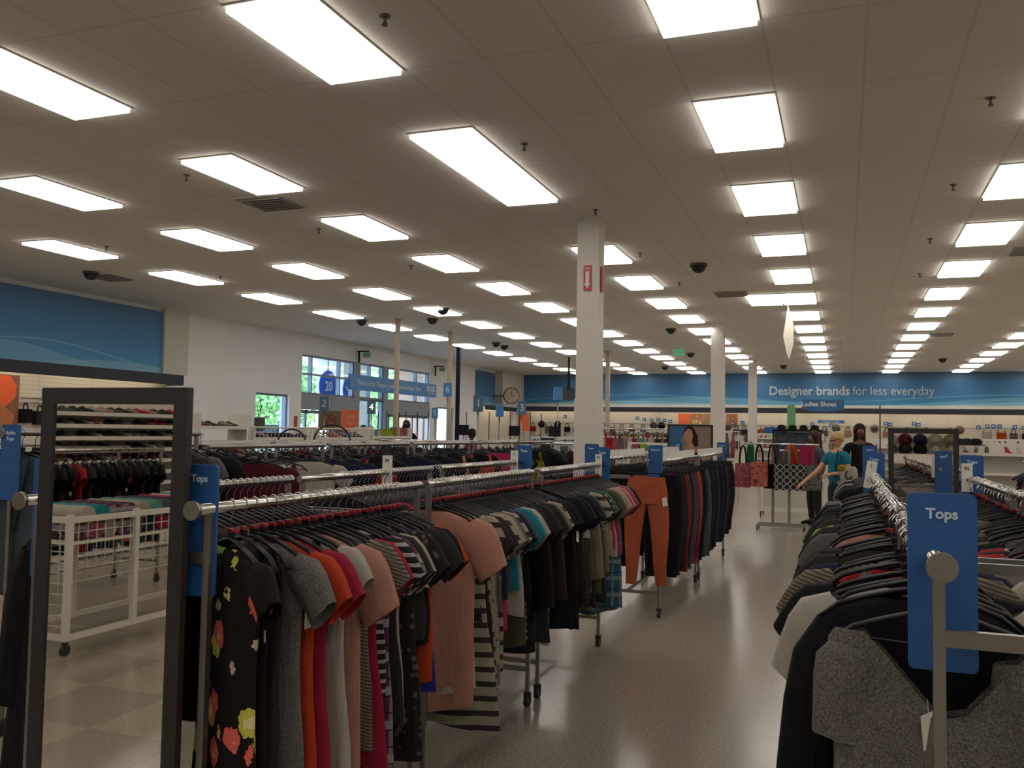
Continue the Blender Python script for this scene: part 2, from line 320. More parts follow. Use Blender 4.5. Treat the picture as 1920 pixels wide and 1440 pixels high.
# pillars
for i, (px, py, ww) in enumerate(((-2.83, 10.19, .26), (-2.86, 21.85, .3), (-2.93, 31.3, .27))):
    g = G().box(-ww/2, ww/2, -ww/2, ww/2, 0, CEIL); g.box(-ww/2-.012, ww/2+.012, -ww/2-.012, ww/2+.012, 0, 2.0)
    o = ob('pillar', g, WHITE, loc=(px, py, 0)); o['kind'] = 'structure'; o['label'] = ['nearest', 'middle', 'farthest'][i]+' white square pillar in the row beside the aisle'
t = thing('fire_sign', 'red fire extinguisher arrow sign high on the nearest white pillar', 'sign', (-2.83, 10.05, 3.42))
ob('plate', G().slab(rrect(.095, .3, .006), -.004, .004), mat('sign_red', (.5, .05, .04), .5, var=.05), t)
text(t, 'FIRE', .04, (0, -.007, .11), FRONT, PAPER)
ob('arrow', G().slab([(-.022, .08), (.022, .08), (.022, -.06), (.04, -.06), (0, -.13), (-.04, -.06), (-.022, -.06)], -.008, -.005), PAPER, t)
t2 = thing('fire_sign', 'red fire extinguisher sign seen edge-on on the side of the nearest white pillar', 'sign', (-2.685, 10.19, 3.42))
ob('plate', G().box(-.002, .006, -.047, .047, -.15, .15), MC['sign_red'], t2)
# ------------------------------------------------------------------ ceiling lights
DIFF = mat('lit_diffuser', (1, .97, .9), .5, emit=PANEL_EMIT, ecol=(1, .95, .87), var=0)
gf = G()
for a in ((-.3048, .3048, -.6096, -.59), (-.3048, .3048, .59, .6096), (-.3048, -.287, -.59, .59), (.287, .3048, -.59, .59)): gf.box(a[0], a[1], a[2], a[3], -.012, .0)
frame_me = gf.mesh('light_frame'); diff_me = G().box(-.287, .287, -.59, .59, -.045, 0).mesh('diffuser')
colname = {-5: 'in the column nearest the shop windows', -4: 'in the second column out from the shop windows', -3: 'in the third column out from the shop windows', -2: 'in the column over the checkout side of the racks',
           -1: 'in the column that passes the white pillars', 0: 'in the column over the main aisle', 1: 'in the column over the right-hand racks', 2: 'in the column far right of the aisle', 3: 'over the far right of the floor', 4: 'over the far right of the floor', 5: 'over the far right wall side'}
spots = [(i, k) for k in range(-6, 13) for i in range(-5, 6) if (i, k) != (-1, 1)]
spots = [s for s in spots if s not in ()]
for i, k in spots+[(-1, .5), (-.25, 4)]:
    x = -.78+2.4384*i; y = 7.347+2.4384*k
    if k == .5: y = 7.347+1.2192
    if i == -.25: x = -.78-.6096
    if x < WL+.9 or y < YR+.7: continue
    lb = 'lit rectangular ceiling light panel '+colname.get(i, '')
    if k == .5: lb = 'second half of the double-length light panel before the nearest pillar'
    if i == -.25: lb = 'extra lit panel butted against the left side of a main aisle panel'
    t = thing('ceiling_light', lb, 'ceiling light', (x, y, CEIL), 0, 'ceiling lights '+colname.get(i, 'pairs'))
    ob('diffuser', diff_me, DIFF, t); ob('light_frame', frame_me, WHITE, t)
# sprinklers, domes, vents
gs = G().tube((0, 0, 0), (0, 0, -.05), .012).tube((0, 0, -.002), (0, 0, -.008), .035, 12).tube((0, 0, -.058), (0, 0, -.062), .02, 10); gs.path([(-.014, 0, -.05), (-.018, 0, -.055), (0, 0, -.06), (.018, 0, -.055), (.014, 0, -.05)], .003, 4)
sm = gs.mesh('sprinkler')
for x, y in ((-2.65, 4.74), (-2.65, 7.3), (-6.26, 7.2), (-6.3, 9.7), (-2.66, 9.75), (-2.7, 12.3), (1.03, 9.8), (1.03, 7.35), (-6.3, 12.3), (1.1, 4.9), (4.6, 9.8), (4.6, 12.3), (1.03, 12.4), (-2.6, 14.9), (1.1, 15), (-9.9, 9.8), (-9.9, 12.3)):
    tag(ob('sprinkler', sm, mat('dull_brass', (.2, .17, .14), .4, .7), loc=(x, y, CEIL)), 'small fire sprinkler head on the ceiling between light panels', 'sprinkler', 'ceiling sprinklers')
dome_pos = [(-2.04, 13.34), (-11.81, 11.39), (-10.59, 18.2), (-8.81, 18.31), (-7.86, 16.83), (-3.92, 21.39), (-4.51, 28.0), (-6.33, 33.38), (-2.06, 33.43), (2.92, 31.18), (-9.37, 23.7), (-9.46, 24.6)]
dl = ['over the aisle in front of the middle pillar', 'by the left blue wall graphic', 'over the checkouts, left one of two', 'over the checkouts, right one of two', 'sitting against a lit panel above the checkouts', 'just left of the middle pillar top', 'beside the green exit sign', 'near the back wall, left of the pillars', 'near the back wall between pillar and aisle', 'near the back wall above the slogan', 'left one of the pair before the far corner', 'right one of the pair before the far corner']
for (x, y), s in zip(dome_pos, dl):
    t = thing('security_dome', 'dark half-globe camera dome on the ceiling '+s, 'camera dome', (x, y, CEIL), 0, 'ceiling camera domes')
    ob('base_ring', G().tube((0, 0, 0), (0, 0, -.04), .13, 16), mat('dome_grey', (.1, .09, .085), .5), t)
    g = G(); rr = []
    for i in range(6): a = PI/2*i/5.2; rr.append([(.115*math.cos(a)*math.cos(2*PI*j/16), .115*math.cos(a)*math.sin(2*PI*j/16), -.04-.1*math.sin(a)) for j in range(16)])
    ob('dome', g.loft(rr), mat('dome_dark', (.02, .018, .017), .15, var=0), t)
VENT = mat('vent_metal', (.55, .52, .48), .6, 0); vg = G().box(-.3, .3, -.3, .3, -.012, 0); 
for i in range(7): vg.cbox((0, -.24+i*.08, -.02), (.54, .05, .006), 0, .6)
for x, y, s in ((-6.1, 8.4, 'near the left light columns'), (.8+1.6, 13.5, 'right of the main aisle'), (-1.9, 16.3, 'over the aisle before the middle pillar'), (2.2, 24, 'far right of the slogan'), (-11.9, 11.9, 'beside the dome by the left graphic'), (3.4, 9.5, 'at the far right near the front')):
    t = thing('ceiling_vent', 'square louvred air vent in the ceiling '+s, 'air vent', (x, y, CEIL)); ob('grille', vg, VENT, t)
# ------------------------------------------------------------------ hangers and garments (shared meshes)
ME = {}
def hanger_meshes():
    g = G(); pts = []
    for i in range(11):
        s = -1+i*.2; a = abs(s); pts.append((s*.205, 0, -.098-.062*a**1.3-.02*max(0, a-.8)*5))
    for dy in (-.004, .004): g.path([(p[0], dy, p[2]) for p in pts], .0055, 6)
    g.path([(-.19, 0, -.165), (0, 0, -.172), (.19, 0, -.165)], .003, 4); g.cbox((0, 0, -.092), (.03, .012, .03))
    ME['hanger'] = g.mesh('hanger')
    g = G(); R_ = .022; g.path([(R_*math.cos(a), 0, R_*math.sin(a)-.0) for a in [math.radians(d) for d in (200, 165, 130, 95, 60, 25, -10, -45)]]+[(0, 0, -.035), (0, 0, -.085)], .0024, 5)
    ME['hook'] = g.mesh('hook')
    ME['clip'] = G().cbox((0, 0, -.076), (.024, .012, .018)).mesh('size_clip')
    ME['tag'] = G().slab([(-.02, 0), (.02, 0), (.022, -.075), (-.022, -.075)], -.0008, .0008).path([(0, 0, 0), (.002, 0, .03)], .0006, 3).mesh('price_tag')
    g = G(); g.cbox((0, 0, -.1), (.34, .008, .01)); g.cbox((-.13, 0, -.125), (.03, .014, .045)); g.cbox((.13, 0, -.125), (.03, .014, .045)); ME['clip_hanger'] = g.mesh('hanger')
    ME['size_tab'] = G().slab(rrect(.045, .09, .005), -.004, .004).mesh('size_tab')
hanger_meshes()
def ring(cx, cy, cz, a, b, n, fold=0., k=5, ph=0.):
    o = []
    for j in range(n):
        t = 2*PI*j/n; f = 1+fold*math.sin(k*t+ph)
        o.append((cx+a*math.cos(t)*(1+.15*fold*math.sin(k*t+ph)), cy+b*math.sin(t)*f+fold*.012*math.sin(3*math.cos(t)*2+ph), cz))
    return o
def garment(kind, seed, L=.72, flare=1.1):
    key = (kind, seed, round(L, 2), round(flare, 2))
    if key in ME: return ME[key]
    rnd = random.Random(seed*7+len(kind)); g = G(); n = 24; ph = rnd.uniform(0, 6); k = rnd.choice((4, 5, 6)); W = .21 if kind != 'tank' else .17
    if kind in ('tank',):
        zs = [(-.235, .14), (-.26, .16), (-.3, .172)]
    elif kind == 'vee': zs = [(-.15, .2), (-.17, .215), (-.22, .215)]
    else: zs = [(-.122, .085), (-.138, .14), (-.158, .185), (-.185, .21), (-.24, .212)]
    rings = []
    for z, a in zs: rings.append(ring(0, 0, z, a, .016+.012*(a/.21), n))
    if kind == 'vee':
        def dip(p, k, f): u = max(0, 1-abs(p[0]-.02)/.155); return (p[0], p[1], p[2]-k*u*1.1*f)
        rings = [[dip(p, .17, f) for p in rg] for rg, f in zip(rings, (1, .93, .75))]
    m = 9; z0 = zs[-1][0]; sway = rnd.uniform(-.03, .03)
    for i in range(1, m+1):
        t = i/m; a = zs[-1][1]*(1-.13*math.sin(min(1, t*1.6)*PI/1.2)*(1 if kind != 'dolman' else 0))*(1+(flare-1)*t)
        b = .03+.018*t
        r_ = ring(0, sway*t*t, z0-(L+z0)*t if False else z0+(-L-z0)*t, a, b, n, .32*t, k, ph)
        if i == m: r_ = [(x, y, z+.025*math.sin(2.2*x/a+ph)) for x, y, z in r_]
        rings.append(r_)
    g.loft(rings, cap=False)
    sl = {'tee': (.15, .13), 'vee': (.035, .2), 'dolman': (.14, .2), 'long': (.1, .5), 'dress': (.12, .1), 'jacket': (.1, .52)}.get(kind)
    if sl:
        for s in (-1, 1):
            rr = []; out, down = sl; mm = 5
            for i in range(mm):
                t = i/(mm-1); cx = s*(.155+out*(t**.7)); cz = -.185-down*t*(.6+.4*t)
                a = (.055, .072, .07, .064, .06)[i]*(1.25 if kind == 'dolman' else 1); ang = math.atan2(out, down)*s
                rr.append([(cx+a*math.cos(2*PI*j/12)*math.cos(ang), .5*a*math.sin(2*PI*j/12)*(1+.2*math.sin(3*j)), cz+a*math.cos(2*PI*j/12)*math.sin(ang)) for j in range(12)])
            g.loft(rr, cap=False)
    if kind == 'tank':
        for s in (-1, 1):
            for dy in (-.012, .012): g.path([(s*.1, dy*.4, -.13), (s*.115, dy, -.19), (s*.13, dy*1.6, -.25)], .016, 6, flat=.25)
    if kind == 'jacket':
        for s in (-1, 1): g.path([(s*.05, -.03, -.13), (s*.03, -.045, -.3), (s*.012, -.045, -.5)], [.02, .022, .008], 6, flat=.4)
    ME[key] = g.mesh('garment'); return ME[key]
def pants_mesh(seed, L=1.02, w=.17):
    key = ('pants', seed, L)
    if key in ME: return ME[key]
    rnd = random.Random(seed); g = G(); n = 18
    rings = [ring(0, 0, -.13, w*.93, .016, n), ring(0, 0, -.17, w*.97, .022, n), ring(0, 0, -.26, w*1.08, .028, n), ring(0, 0, -.36, w*1.1, .03, n)]
    g.loft(rings, cap=False)
    for s in (-1, 1):
        rr = []; an = .12 if seed == 1 else rnd.uniform(.02, .05)
        for i in range(8):
            t = i/7; hw = w*(.56-.3*t) if t < .9 else w*.27; cx = s*(w*.53+an*t*.4+.01*math.sin(t*5))
            rr.append(ring(cx, .01*math.sin(t*6+s), -.35-(L-.35)*t, hw, .03-.008*t, 14, .12, 4, t*4))
        g.loft(rr, cap=False)
    ME[key] = g.mesh('trousers'); return ME[key]
REG = {}
def hang(kind, mt, loc, rz, label, group, L=.72, flare=1.1, seed=0, cat=None, clip=True, ptag=None, name=None, full=True):
    nm = {'tank': 'sleeveless_shirt', 'tee': 'hanging_shirt', 'vee': 'hanging_shirt', 'dolman': 'hanging_shirt', 'long': 'hanging_shirt', 'dress': 'hanging_dress', 'jacket': 'hanging_jacket', 'pants': 'hanging_trousers'}[kind]
    ct = {'tank': 'tank top', 'dress': 'dress', 'jacket': 'jacket', 'pants': 'trousers'}.get(kind, 'top')
    t = thing(name or nm, label, cat or ct, loc, rz, group)
    if kind == 'pants':
        ob('trousers', pants_mesh(seed, L), mt, t); h = ob('hanger', ME['clip_hanger'], BLACK, t); ob('hook', ME['hook'], CHROME, h)
        if clip: ob('size_tab', ME['size_tab'], PAPER, t, (0, 0, .035))
    else:
        ob({'tank': 'tank', 'dress': 'dress', 'jacket': 'jacket'}.get(kind, 'blouse'), garment(kind, seed, L, flare), mt, t)
        h = ob('hanger', ME['hanger'], BLACK, t); ob('hook', ME['hook'], CHROME, h)
        if clip: ob('size_clip', ME['clip'], RED, h)
    if ptag: ob('price_tag', ME['tag'], PAPER, t, ptag, (random.uniform(-.2, .2), random.uniform(-.3, .3), random.uniform(0, 3)))
    return t
# fabric palette (name -> material)
F = {
 'black': cloth('cloth_black', (.012, .011, .012)), 'charcoal': cloth('cloth_charcoal', (.04, .037, .036)), 'dark brown': cloth('cloth_brown', (.045, .025, .02)),
 'black floral': cloth('cloth_floral', (.014, .01, .01), 'floral', sc=1.1), 'grey heather': cloth('cloth_heather', (.13, .12, .11), 'heather', (.36, .33, .3)),
 'coral orange': cloth('cloth_coral', (.72, .07, .02)), 'crimson': cloth('cloth_crimson', (.5, .02, .06)), 'blush pink': cloth('cloth_blush', (.68, .33, .25)),
 'white': cloth('cloth_white', (.66, .6, .52)), 'taupe ribbed': cloth('cloth_taupe', (.33, .27, .2), 'rib', (.12, .1, .08)), 'black and white striped': cloth('cloth_bw', (.02, .02, .02), 'stripe', (.6, .57, .52), .7),
 'purple plaid': cloth('cloth_plaid', (.16, .04, .09), 'plaid', (.5, .45, .45)), 'ivory': cloth('cloth_ivory', (.58, .5, .38)), 'black paisley': cloth('cloth_paisley', (.03, .025, .022), 'paisley', (.18, .14, .11)),
 'orange red': cloth('cloth_orange', (.7, .09, .02)), 'royal blue': cloth('cloth_royal', (.03, .04, .35)), 'peach': cloth('cloth_peach', (.74, .36, .26)),
 'cream striped': cloth('cloth_cs', (.55, .48, .37), 'stripe', (.06, .045, .04), 1.3), 'beige': cloth('cloth_beige', (.36, .29, .2)), 'turquoise': cloth('cloth_turq', (.02, .3, .42)),
 'olive': cloth('cloth_olive', (.13, .12, .06)), 'green': cloth('cloth_green', (.02, .22, .12)), 'hot pink': cloth('cloth_hot', (.7, .04, .16)), 'navy': cloth('cloth_navy', (.015, .02, .06)),
 'blue plaid': cloth('cloth_bplaid', (.06, .2, .3), 'plaid', (.35, .45, .5)), 'leopard': cloth('cloth_leo', (.35, .25, .15), 'leopard', (.06, .04, .03)), 'dotted cream': cloth('cloth_dots', (.55, .47, .33), 'dots', (.04, .03, .03)),
 'grey': cloth('cloth_grey', (.17, .16, .155)), 'maroon': cloth('cloth_maroon', (.12, .01, .02)), 'red': cloth('cloth_red', (.55, .02, .025)), 'mint': cloth('cloth_mint', (.15, .45, .35)),
 'mustard': cloth('cloth_mustard', (.4, .28, .02)), 'teal': cloth('cloth_teal', (.02, .33, .4)), 'denim': cloth('cloth_denim', (.04, .07, .13)), 'slate blue': cloth('cloth_slate', (.1, .13, .16)),
 'lime': cloth('cloth_lime', (.4, .55, .05)), 'pink print': cloth('cloth_pp', (.55, .1, .18), 'paisley', (.6, .45, .4)), 'grey lace': cloth('cloth_lace', (.3, .28, .26), 'dots', (.08, .07, .07)),
}
LAB_USED = {}
def lab_of(base, group):
    """same words only for things nothing tells apart: those keep the group's shared label"""
    LAB_USED[base] = LAB_USED.get(base, 0)+1; return base
# ------------------------------------------------------------------ rolling racks
def rack(label, x0, x1, y0, y1, zr=1.36, ends=(True, True), low=.2, rm=None):
    """two-rail rolling rack, rails along y"""
    t = thing('clothes_rack', label, 'clothes rack', (0, 0, 0)); r = .011
    for x in (x0, x1):
        pr = G().tube((x, y0-(.07 if ends[0] else .03), zr), (x, y1+(.08 if ends[1] else .03), zr), .0165, 12); rl = ob('rail', pr, rm or CHROME, t)
        if ends[0]: ob('end_cap', G().tube((x, y0-.082, zr), (x, y0-.068, zr), .028, 20), STEEL, rl)
        for y in (y0, y1):
            p = ob('post', G().box(x-r, x+r, y-r, y+r, .085, zr-.012), STEEL, t)
            c = ob('caster', G().tube((x-.014, y, .032), (x+.014, y, .032), .032, 14).box(x-.02, x+.02, y-.012, y+.012, .05, .085), RUBBER, t)
    for y in (y0, y1):
        ob('crossbar', G().box(x0+r, x1-r, y-.009, y+.009, 1.2, 1.232), STEEL, t); ob('crossbar', G().box(x0+r, x1-r, y-.009, y+.009, low, low+.025), STEEL, t)
    xm = (x0+x1)/2; ob('base_bar', G().box(xm-.01, xm+.01, y0+.01, y1-.01, low, low+.02), STEEL, t)
    return t
def blade(label, x, y, z, lines=('Tops',), face=0, w=.128, h=.385, back=True, size=.029):
    t = thing('rack_sign', label, 'sign', (x, y, z), face)
    ob('panel', G().slab(rrect(w, h, .012, 4), -.004, .004), BLUE, t)
    for i, s in enumerate(lines):
        zz = h/2-.042-i*.03
        text(t, s, size, (0, -.0055, zz), FRONT, LET, bold=.0008, ext=.001)
        if back: text(t, s, size, (0, .0055, zz), BACKF, LET, bold=.0008, ext=.001)
    return t
XA, XB = -1.74, -2.4
rack('chrome rolling rack of tops nearest the camera left of the aisle,', XB, XA, 2.15, 3.5, ends=(True, False))
rack('chrome rolling rack of tops left of the aisle, middle one of three in line', XB, XA, 3.62, 5.0, ends=(False, False))
rack('chrome rolling rack of tops left of the aisle, last of three before the trousers', XB, XA, 5.18, 6.6, ends=(False, True))
rack('chrome rolling rack of coral and dark trousers beside the nearest pillar', -2.1, -1.52, 7.82, 9.85, ends=(False, False))
rack('chrome rolling rack of dark trousers behind the coral trousers', -2.1, -1.52, 10.05, 12.2, ends=(False, True))
XC, XD = .17, .71
rack('chrome rolling rack of tops nearest the camera right of the aisle', XC, XD, 1.93, 3.0, ends=(True, False))
rack('chrome rolling rack right of the aisle, middle one of three in line', XC, XD, 3.14, 4.54, ends=(False, False))
rack('chrome rolling rack right of the aisle, last of three before the second mirror', XC, XD, 4.68, 6.08, ends=(False, True))
rack('rolling rack behind the second mirror on the right', .25, .82, 7.12, 8.9, ends=(False, True))
blade('blue Tops sign beside the standing mirror at left', -1.785, 2.16, 1.295)
blade('plain blue sign half hidden behind the left edge of the standing mirror', -2.42, 2.2, 1.295, ())
blade('blue Tops sign ending the front left rail, before the nearest pillar', -1.745, 6.67, 1.3)
blade('blue Tops sign on the far end of the rear left rail', -2.38, 6.67, 1.3)
blade('blue Misses sign peeking out behind a Tops sign beside the nearest pillar', -2.13, 7.78, 1.31, ('Misses',), size=.022)
blade('blue Bottoms sign in front of the coral trousers', -1.555, 7.785, 1.31, ('Bottoms',), size=.022)
blade('blue Bottoms sign ending the dark trousers, before the middle pillar', -1.55, 12.27, 1.31, ('Bottoms',), size=.022)
blade('blue Misses sign at the left foot of the model poster', -2.14, 12.27, 1.31, ('Misses',), size=.022)
blade('large blue Tops sign closest to the camera on the right', .184, 2.01, 1.312, h=.355)
blade('blue Tops sign with white size card at the far end of the right near rail', .175, 6.15, 1.31)
blade('blue Tops sign right of the second mirror', .735, 6.15, 1.31)
blade('blue Juniors sign partly hidden above another Tops sign', .22, 8.95, 1.335, ('Juniors',), size=.022)
# mirrors on rack ends
def mirror(label, x, y, w, z0, z1, fw=.045, rz=0.):
    t = thing('standing_mirror', label, 'mirror', (x, y, 0), rz); g = G()
    g.box(-w/2, -w/2+fw, -.012, .012, z0, z1).box(w/2-fw, w/2, -.012, .012, z0, z1).box(-w/2+fw, w/2-fw, -.012, .012, z1-fw, z1).box(-w/2+fw, w/2-fw, -.012, .012, z0, z0+fw)
    ob('frame', g, DARKFRAME, t); ob('mirror_glass', G().box(-w/2+fw-.005, w/2-fw+.005, -.006, .0, z0+fw-.005, z1-fw+.005), MIRROR, t)
    ob('backing', G().box(-w/2+.01, w/2-.01, .002, .01, z0+.01, z1-.01), DARKFRAME, t)
    return t
mirror('tall dark framed standing mirror on the left rack end reflecting a wire bin', -2.062, 2.1, .56, .04, 1.712, .05)
mirror('smaller looking dark framed mirror behind the right racks reflecting a hat wall', .525, 7.0, .46, .04, 1.672, .038)
# ------------------------------------------------------------------ tops on the near left rail
def nb(c): return c
GL = 'tops on the front left rail'
seq = [ # y, colour, kind, L, flare, rz, seed
 (2.25, 'black floral', 'dress', 1.12, 1.05, -.5, 1), (2.31, 'black', 'tank', .98, 1.1, -.45, 2), (2.36, 'dark brown', 'tank', .9, 1.1, -.4, 3), (2.41, 'grey heather', 'tee', .96, 1.05, -.3, 4),
 (2.46, 'coral orange', 'tee', 1.0, 1.15, -.2, 5), (2.505, 'crimson', 'tee', 1.04, 1.2, -.12, 6), (2.55, 'black', 'tank', 1.0, 1.1, 0, 7), (2.60, 'white', 'dress', 1.02, 1.35, -.1, 8), (2.65, 'blush pink', 'dolman', 1.0, 1.1, .08, 9),
 (2.70, 'leopard', 'tank', .98, 1.1, 0, 10), (2.745, 'taupe ribbed', 'tee', .86, 1.0, .1, 11), (2.80, 'crimson', 'tee', .95, 1.2, 0, 12), (2.86, 'black and white striped', 'tee', .7, 1., .08, 13),
 (2.91, 'purple plaid', 'tee', 1.0, 1.1, 0, 14), (2.96, 'charcoal', 'tee', .85, 1.1, 0, 15), (3.0, 'ivory', 'tee', .86, 1.1, -.06, 16), (3.05, 'grey', 'tank', .8, 1., .1, 17), (3.1, 'black paisley', 'tee', .98, 1.3, 0, 18),
 (3.15, 'dotted cream', 'tank', .82, 1.05, .1, 19), (3.2, 'charcoal', 'tee', .6, 1., .1, 20), (3.24, 'black', 'tee', .62, 1., .12, 21), (3.28, 'orange red', 'tee', .74, 1.05, 0, 22), (3.32, 'royal blue', 'tank', .84, 1.1, 0, 23),
 (3.65, 'peach', 'dolman', .98, 1.0, .1, 24), (3.71, 'white', 'tank', .92, 1.3, .1, 25), (3.77, 'cream striped', 'dress', 1.1, 1.4, .1, 26), (3.81, 'charcoal', 'tee', .6, 1, 0, 27), (3.84, 'dark brown', 'tee', .8, 1.1, .06, 28),
 (3.87, 'cream striped', 'tee', .98, 1.15, .1, 29), (3.9, 'grey lace', 'tank', .8, 1.1, 0, 30), (3.93, 'dotted cream', 'tee', .85, 1.2, .05, 31), (3.97, 'beige', 'tee', .92, 1.1, 0, 32), (4.0, 'grey', 'tee', .6, 1., 0, 33),
 (4.05, 'cream striped', 'tee', .9, 1.1, 0, 34), (4.1, 'navy', 'tee', .6, 1, 0, 35), (4.15, 'slate blue', 'tee', .55, 1, 0, 36), (4.2, 'hot pink', 'tank', .75, 1.1, 0, 37), (4.25, 'turquoise', 'tee', .58, 1, .05, 38),
 (4.3, 'white', 'tee', .68, 1, .1, 39), (4.35, 'olive', 'tee', .85, 1.1, 0, 40), (4.4, 'black', 'tee', .62, 1.1, 0, 41), (4.45, 'black and white striped', 'tank', .85, 1.1, 0, 42), (4.5, 'black', 'long', .75, 1, .05, 43)]
side = {}
for i, (y, c, k, L, fl, rz, sd) in enumerate(seq):
    kw = {'tank': 'sleeveless top', 'dress': 'long top', 'tee': 'short sleeved top', 'dolman': 'loose top', 'long': 'long sleeved top'}[k]
    prev = seq[i-1][1] if i else 'the Tops sign'; nx = seq[i+1][1] if i+1 < len(seq) else 'black'
    hang(k, F[c], (XA, y, 1.36), rz, '%s %s between %s and %s ones' % (c, kw, prev, nx), GL, L, fl, sd, ptag=(.2, -.03, -.3) if i % 3 == 1 else None)
rnd = random.Random(3)
pal = ['black', 'charcoal', 'black', 'white', 'dark brown', 'green', 'black', 'beige', 'cream striped', 'black', 'red', 'olive', 'charcoal', 'grey', 'black paisley', 'black', 'beige', 'black and white striped']
y = 4.56; ys = []
while y < 6.12:
    if not (4.98 < y < 5.08): ys.append(y)
    y += rnd.uniform(.036, .05)
for i, y in enumerate(ys):
    c = pal[(i*5+rnd.randrange(3)) % len(pal)]; k = rnd.choice(('tee', 'tee', 'tee', 'tank', 'long')); kw = {'tank': 'sleeveless top', 'tee': 'short sleeved top', 'long': 'long sleeved top'}[k]
    hang(k, F[c], (XA, y, 1.36), rnd.uniform(-.06, .14), '%s %s on the front rail of the later left racks' % (c, kw), 'dark and mixed tops on the front left rail, far stretch', rnd.choice((.6, .7, .8, .92)), rnd.choice((1, 1.1, 1.2)), rnd.randrange(1, 9), ptag=(.21, -.02, -.35) if i % 5 == 0 else None)
for i, (c, k, L) in enumerate([('ivory', 'tee', .6), ('blush pink', 'tee', .62), ('hot pink', 'tee', .6), ('white', 'tee', .62), ('red', 'tee', .6), ('grey', 'tank', .65), ('pink print', 'tee', .62), ('blue plaid', 'dress', 1.05), ('black', 'tee', .6), ('blue plaid', 'tank', 1.08)]):
    hang(k, F[c], (XA, 6.14+i*.043, 1.36), .1, '%s%s top in the bright cluster ending the front left rail' % ('longer ' if L > 1.06 else '', c), 'bright tops at the far end of the left racks', L, 1.05, 50+i)
# rear left rail
pal2 = ['black', 'maroon', 'black', 'charcoal', 'navy', 'black', 'dark brown', 'grey', 'crimson', 'black']
y = 2.26; i = 0
while y < 6.5:
    c = 'navy' if i < 2 else rnd.choice(pal2); L = 1.02 if i < 3 else rnd.choice((.7, .8))
    bare = 3.55 < y < 3.95
    if not bare:
        hang('tee' if i > 2 else 'jacket', F['black'] if i < 3 else F[c], (XB, y, 1.36), 0 if i > 2 else -.1, ('long black coat at the mirror end of the rear left rail' if i < 3 else '%s top on the rear rail of the left racks' % c), 'tops on the rear left rail', L, 1.1 if i > 2 else 1.5, rnd.randrange(1, 6))
    y += .045 if i > 2 else .06; i += 1
# right near rail
hang('vee', F['grey heather'], (XC+.01, 2.07, 1.34), -.04, 'large grey heather top facing the camera at the near end of the right rack', 'tops on the right aisle rail', 1.02, 1.22, 60, ptag=(-.02, -.035, -.3))
pr = ['black', 'charcoal', 'black', 'grey', 'black', 'dark brown', 'charcoal', 'black', 'grey lace', 'black paisley']
spec = {4: 'white', 9: 'grey heather', 10: 'red', 12: 'taupe ribbed', 14: 'navy', 15: 'orange red', 17: 'grey heather', 20: 'white', 26: 'blush pink', 31: 'grey', 38: 'lime', 44: 'grey lace', 58: 'denim', 66: 'denim', 72: 'grey'}
y = 2.14; i = 0
while y < 6.0:
    if i > 0 and not (2.96 < y < 3.16):
        c = spec.get(i) or rnd.choice(pr)
        hang('long' if (i < 3 or rnd.random() < .2) else rnd.choice(('tee', 'tee', 'dolman', 'tank')), F[c], (XC+rnd.uniform(-.025, .01), y, 1.36+rnd.uniform(-.02, .006)), rnd.uniform(-.22, .2), ('%s top standing out among the dark tops on the right aisle rail' if i in spec else '%s top packed along the right aisle rail') % c, 'tops on the right aisle rail', rnd.choice((.66, .72, .8)), 1.1, rnd.randrange(1, 9), clip=rnd.random() < .25, ptag=(-.2, -.02, -.32) if i % 5 == 2 else None)
    y += rnd.uniform(.048, .062); i += 1
y = 3.2; i = 0
while y < 6.0:
    c = rnd.choice(['black', 'charcoal', 'white', 'grey', 'dark brown', 'red', 'black', 'mint' if i == 3 else 'black'])
    if not 3.0 < y < 3.2: hang('tee', F[c], (XD+rnd.uniform(-.02, .02), y, 1.36), rnd.uniform(-.3, .3), '%s top on the outer rail of the right-hand racks' % c, 'tops on the right outer rail', rnd.choice((.66, .72, .8)), 1.1, rnd.randrange(1, 9), clip=rnd.random() < .3)
    y += rnd.uniform(.06, .08); i += 1
for i, (y, c) in enumerate(((2.05, 'white'), (2.15, 'red'), (2.25, 'grey'), (2.42, 'mint'), (2.6, 'black paisley'), (2.78, 'white'))):
    hang('tee', F[c], (XD-.0, y, 1.36), .25-.1*i, '%s top hung at a slant behind the end bar of the right rack' % c, 'tops on the right outer rail', .7, 1.1, i+1)
# trousers
cols = ['black', 'black', 'charcoal', 'charcoal', 'red', 'olive', 'maroon', 'slate', 'slate', 'crimson', 'coral', 'charcoal', 'black', 'charcoal', 'slate', 'grey', 'black', 'maroon', 'charcoal', 'black', 'denim', 'charcoal', 'black', 'navy', 'charcoal', 'black', 'charcoal', 'denim', 'black', 'charcoal']
CM = {'coral': cloth('cloth_coral2', (.75, .17, .08)), 'slate': F['slate blue'], 'black': F['black'], 'charcoal': F['charcoal'], 'red': F['red'], 'olive': F['olive'], 'maroon': F['maroon'], 'crimson': F['crimson'], 'grey': F['grey'], 'denim': F['denim'], 'navy': F['navy']}
rack_peg = tag(ob('face_out_arm', G().tube((-1.6, 7.6, 1.36), (-1.6, 7.82, 1.36), .008), STEEL), 'short chrome arm holding the coral trousers', 'arm')
hang('pants', CM['coral'], (-1.60, 7.64, 1.36), 0., 'bright coral trousers hung facing the camera left of the Bottoms sign post', 'trousers on the rack by the nearest pillar', 1.05, seed=1, clip=False, ptag=(.16, -.04, -.3))
y = 7.95; i = 1
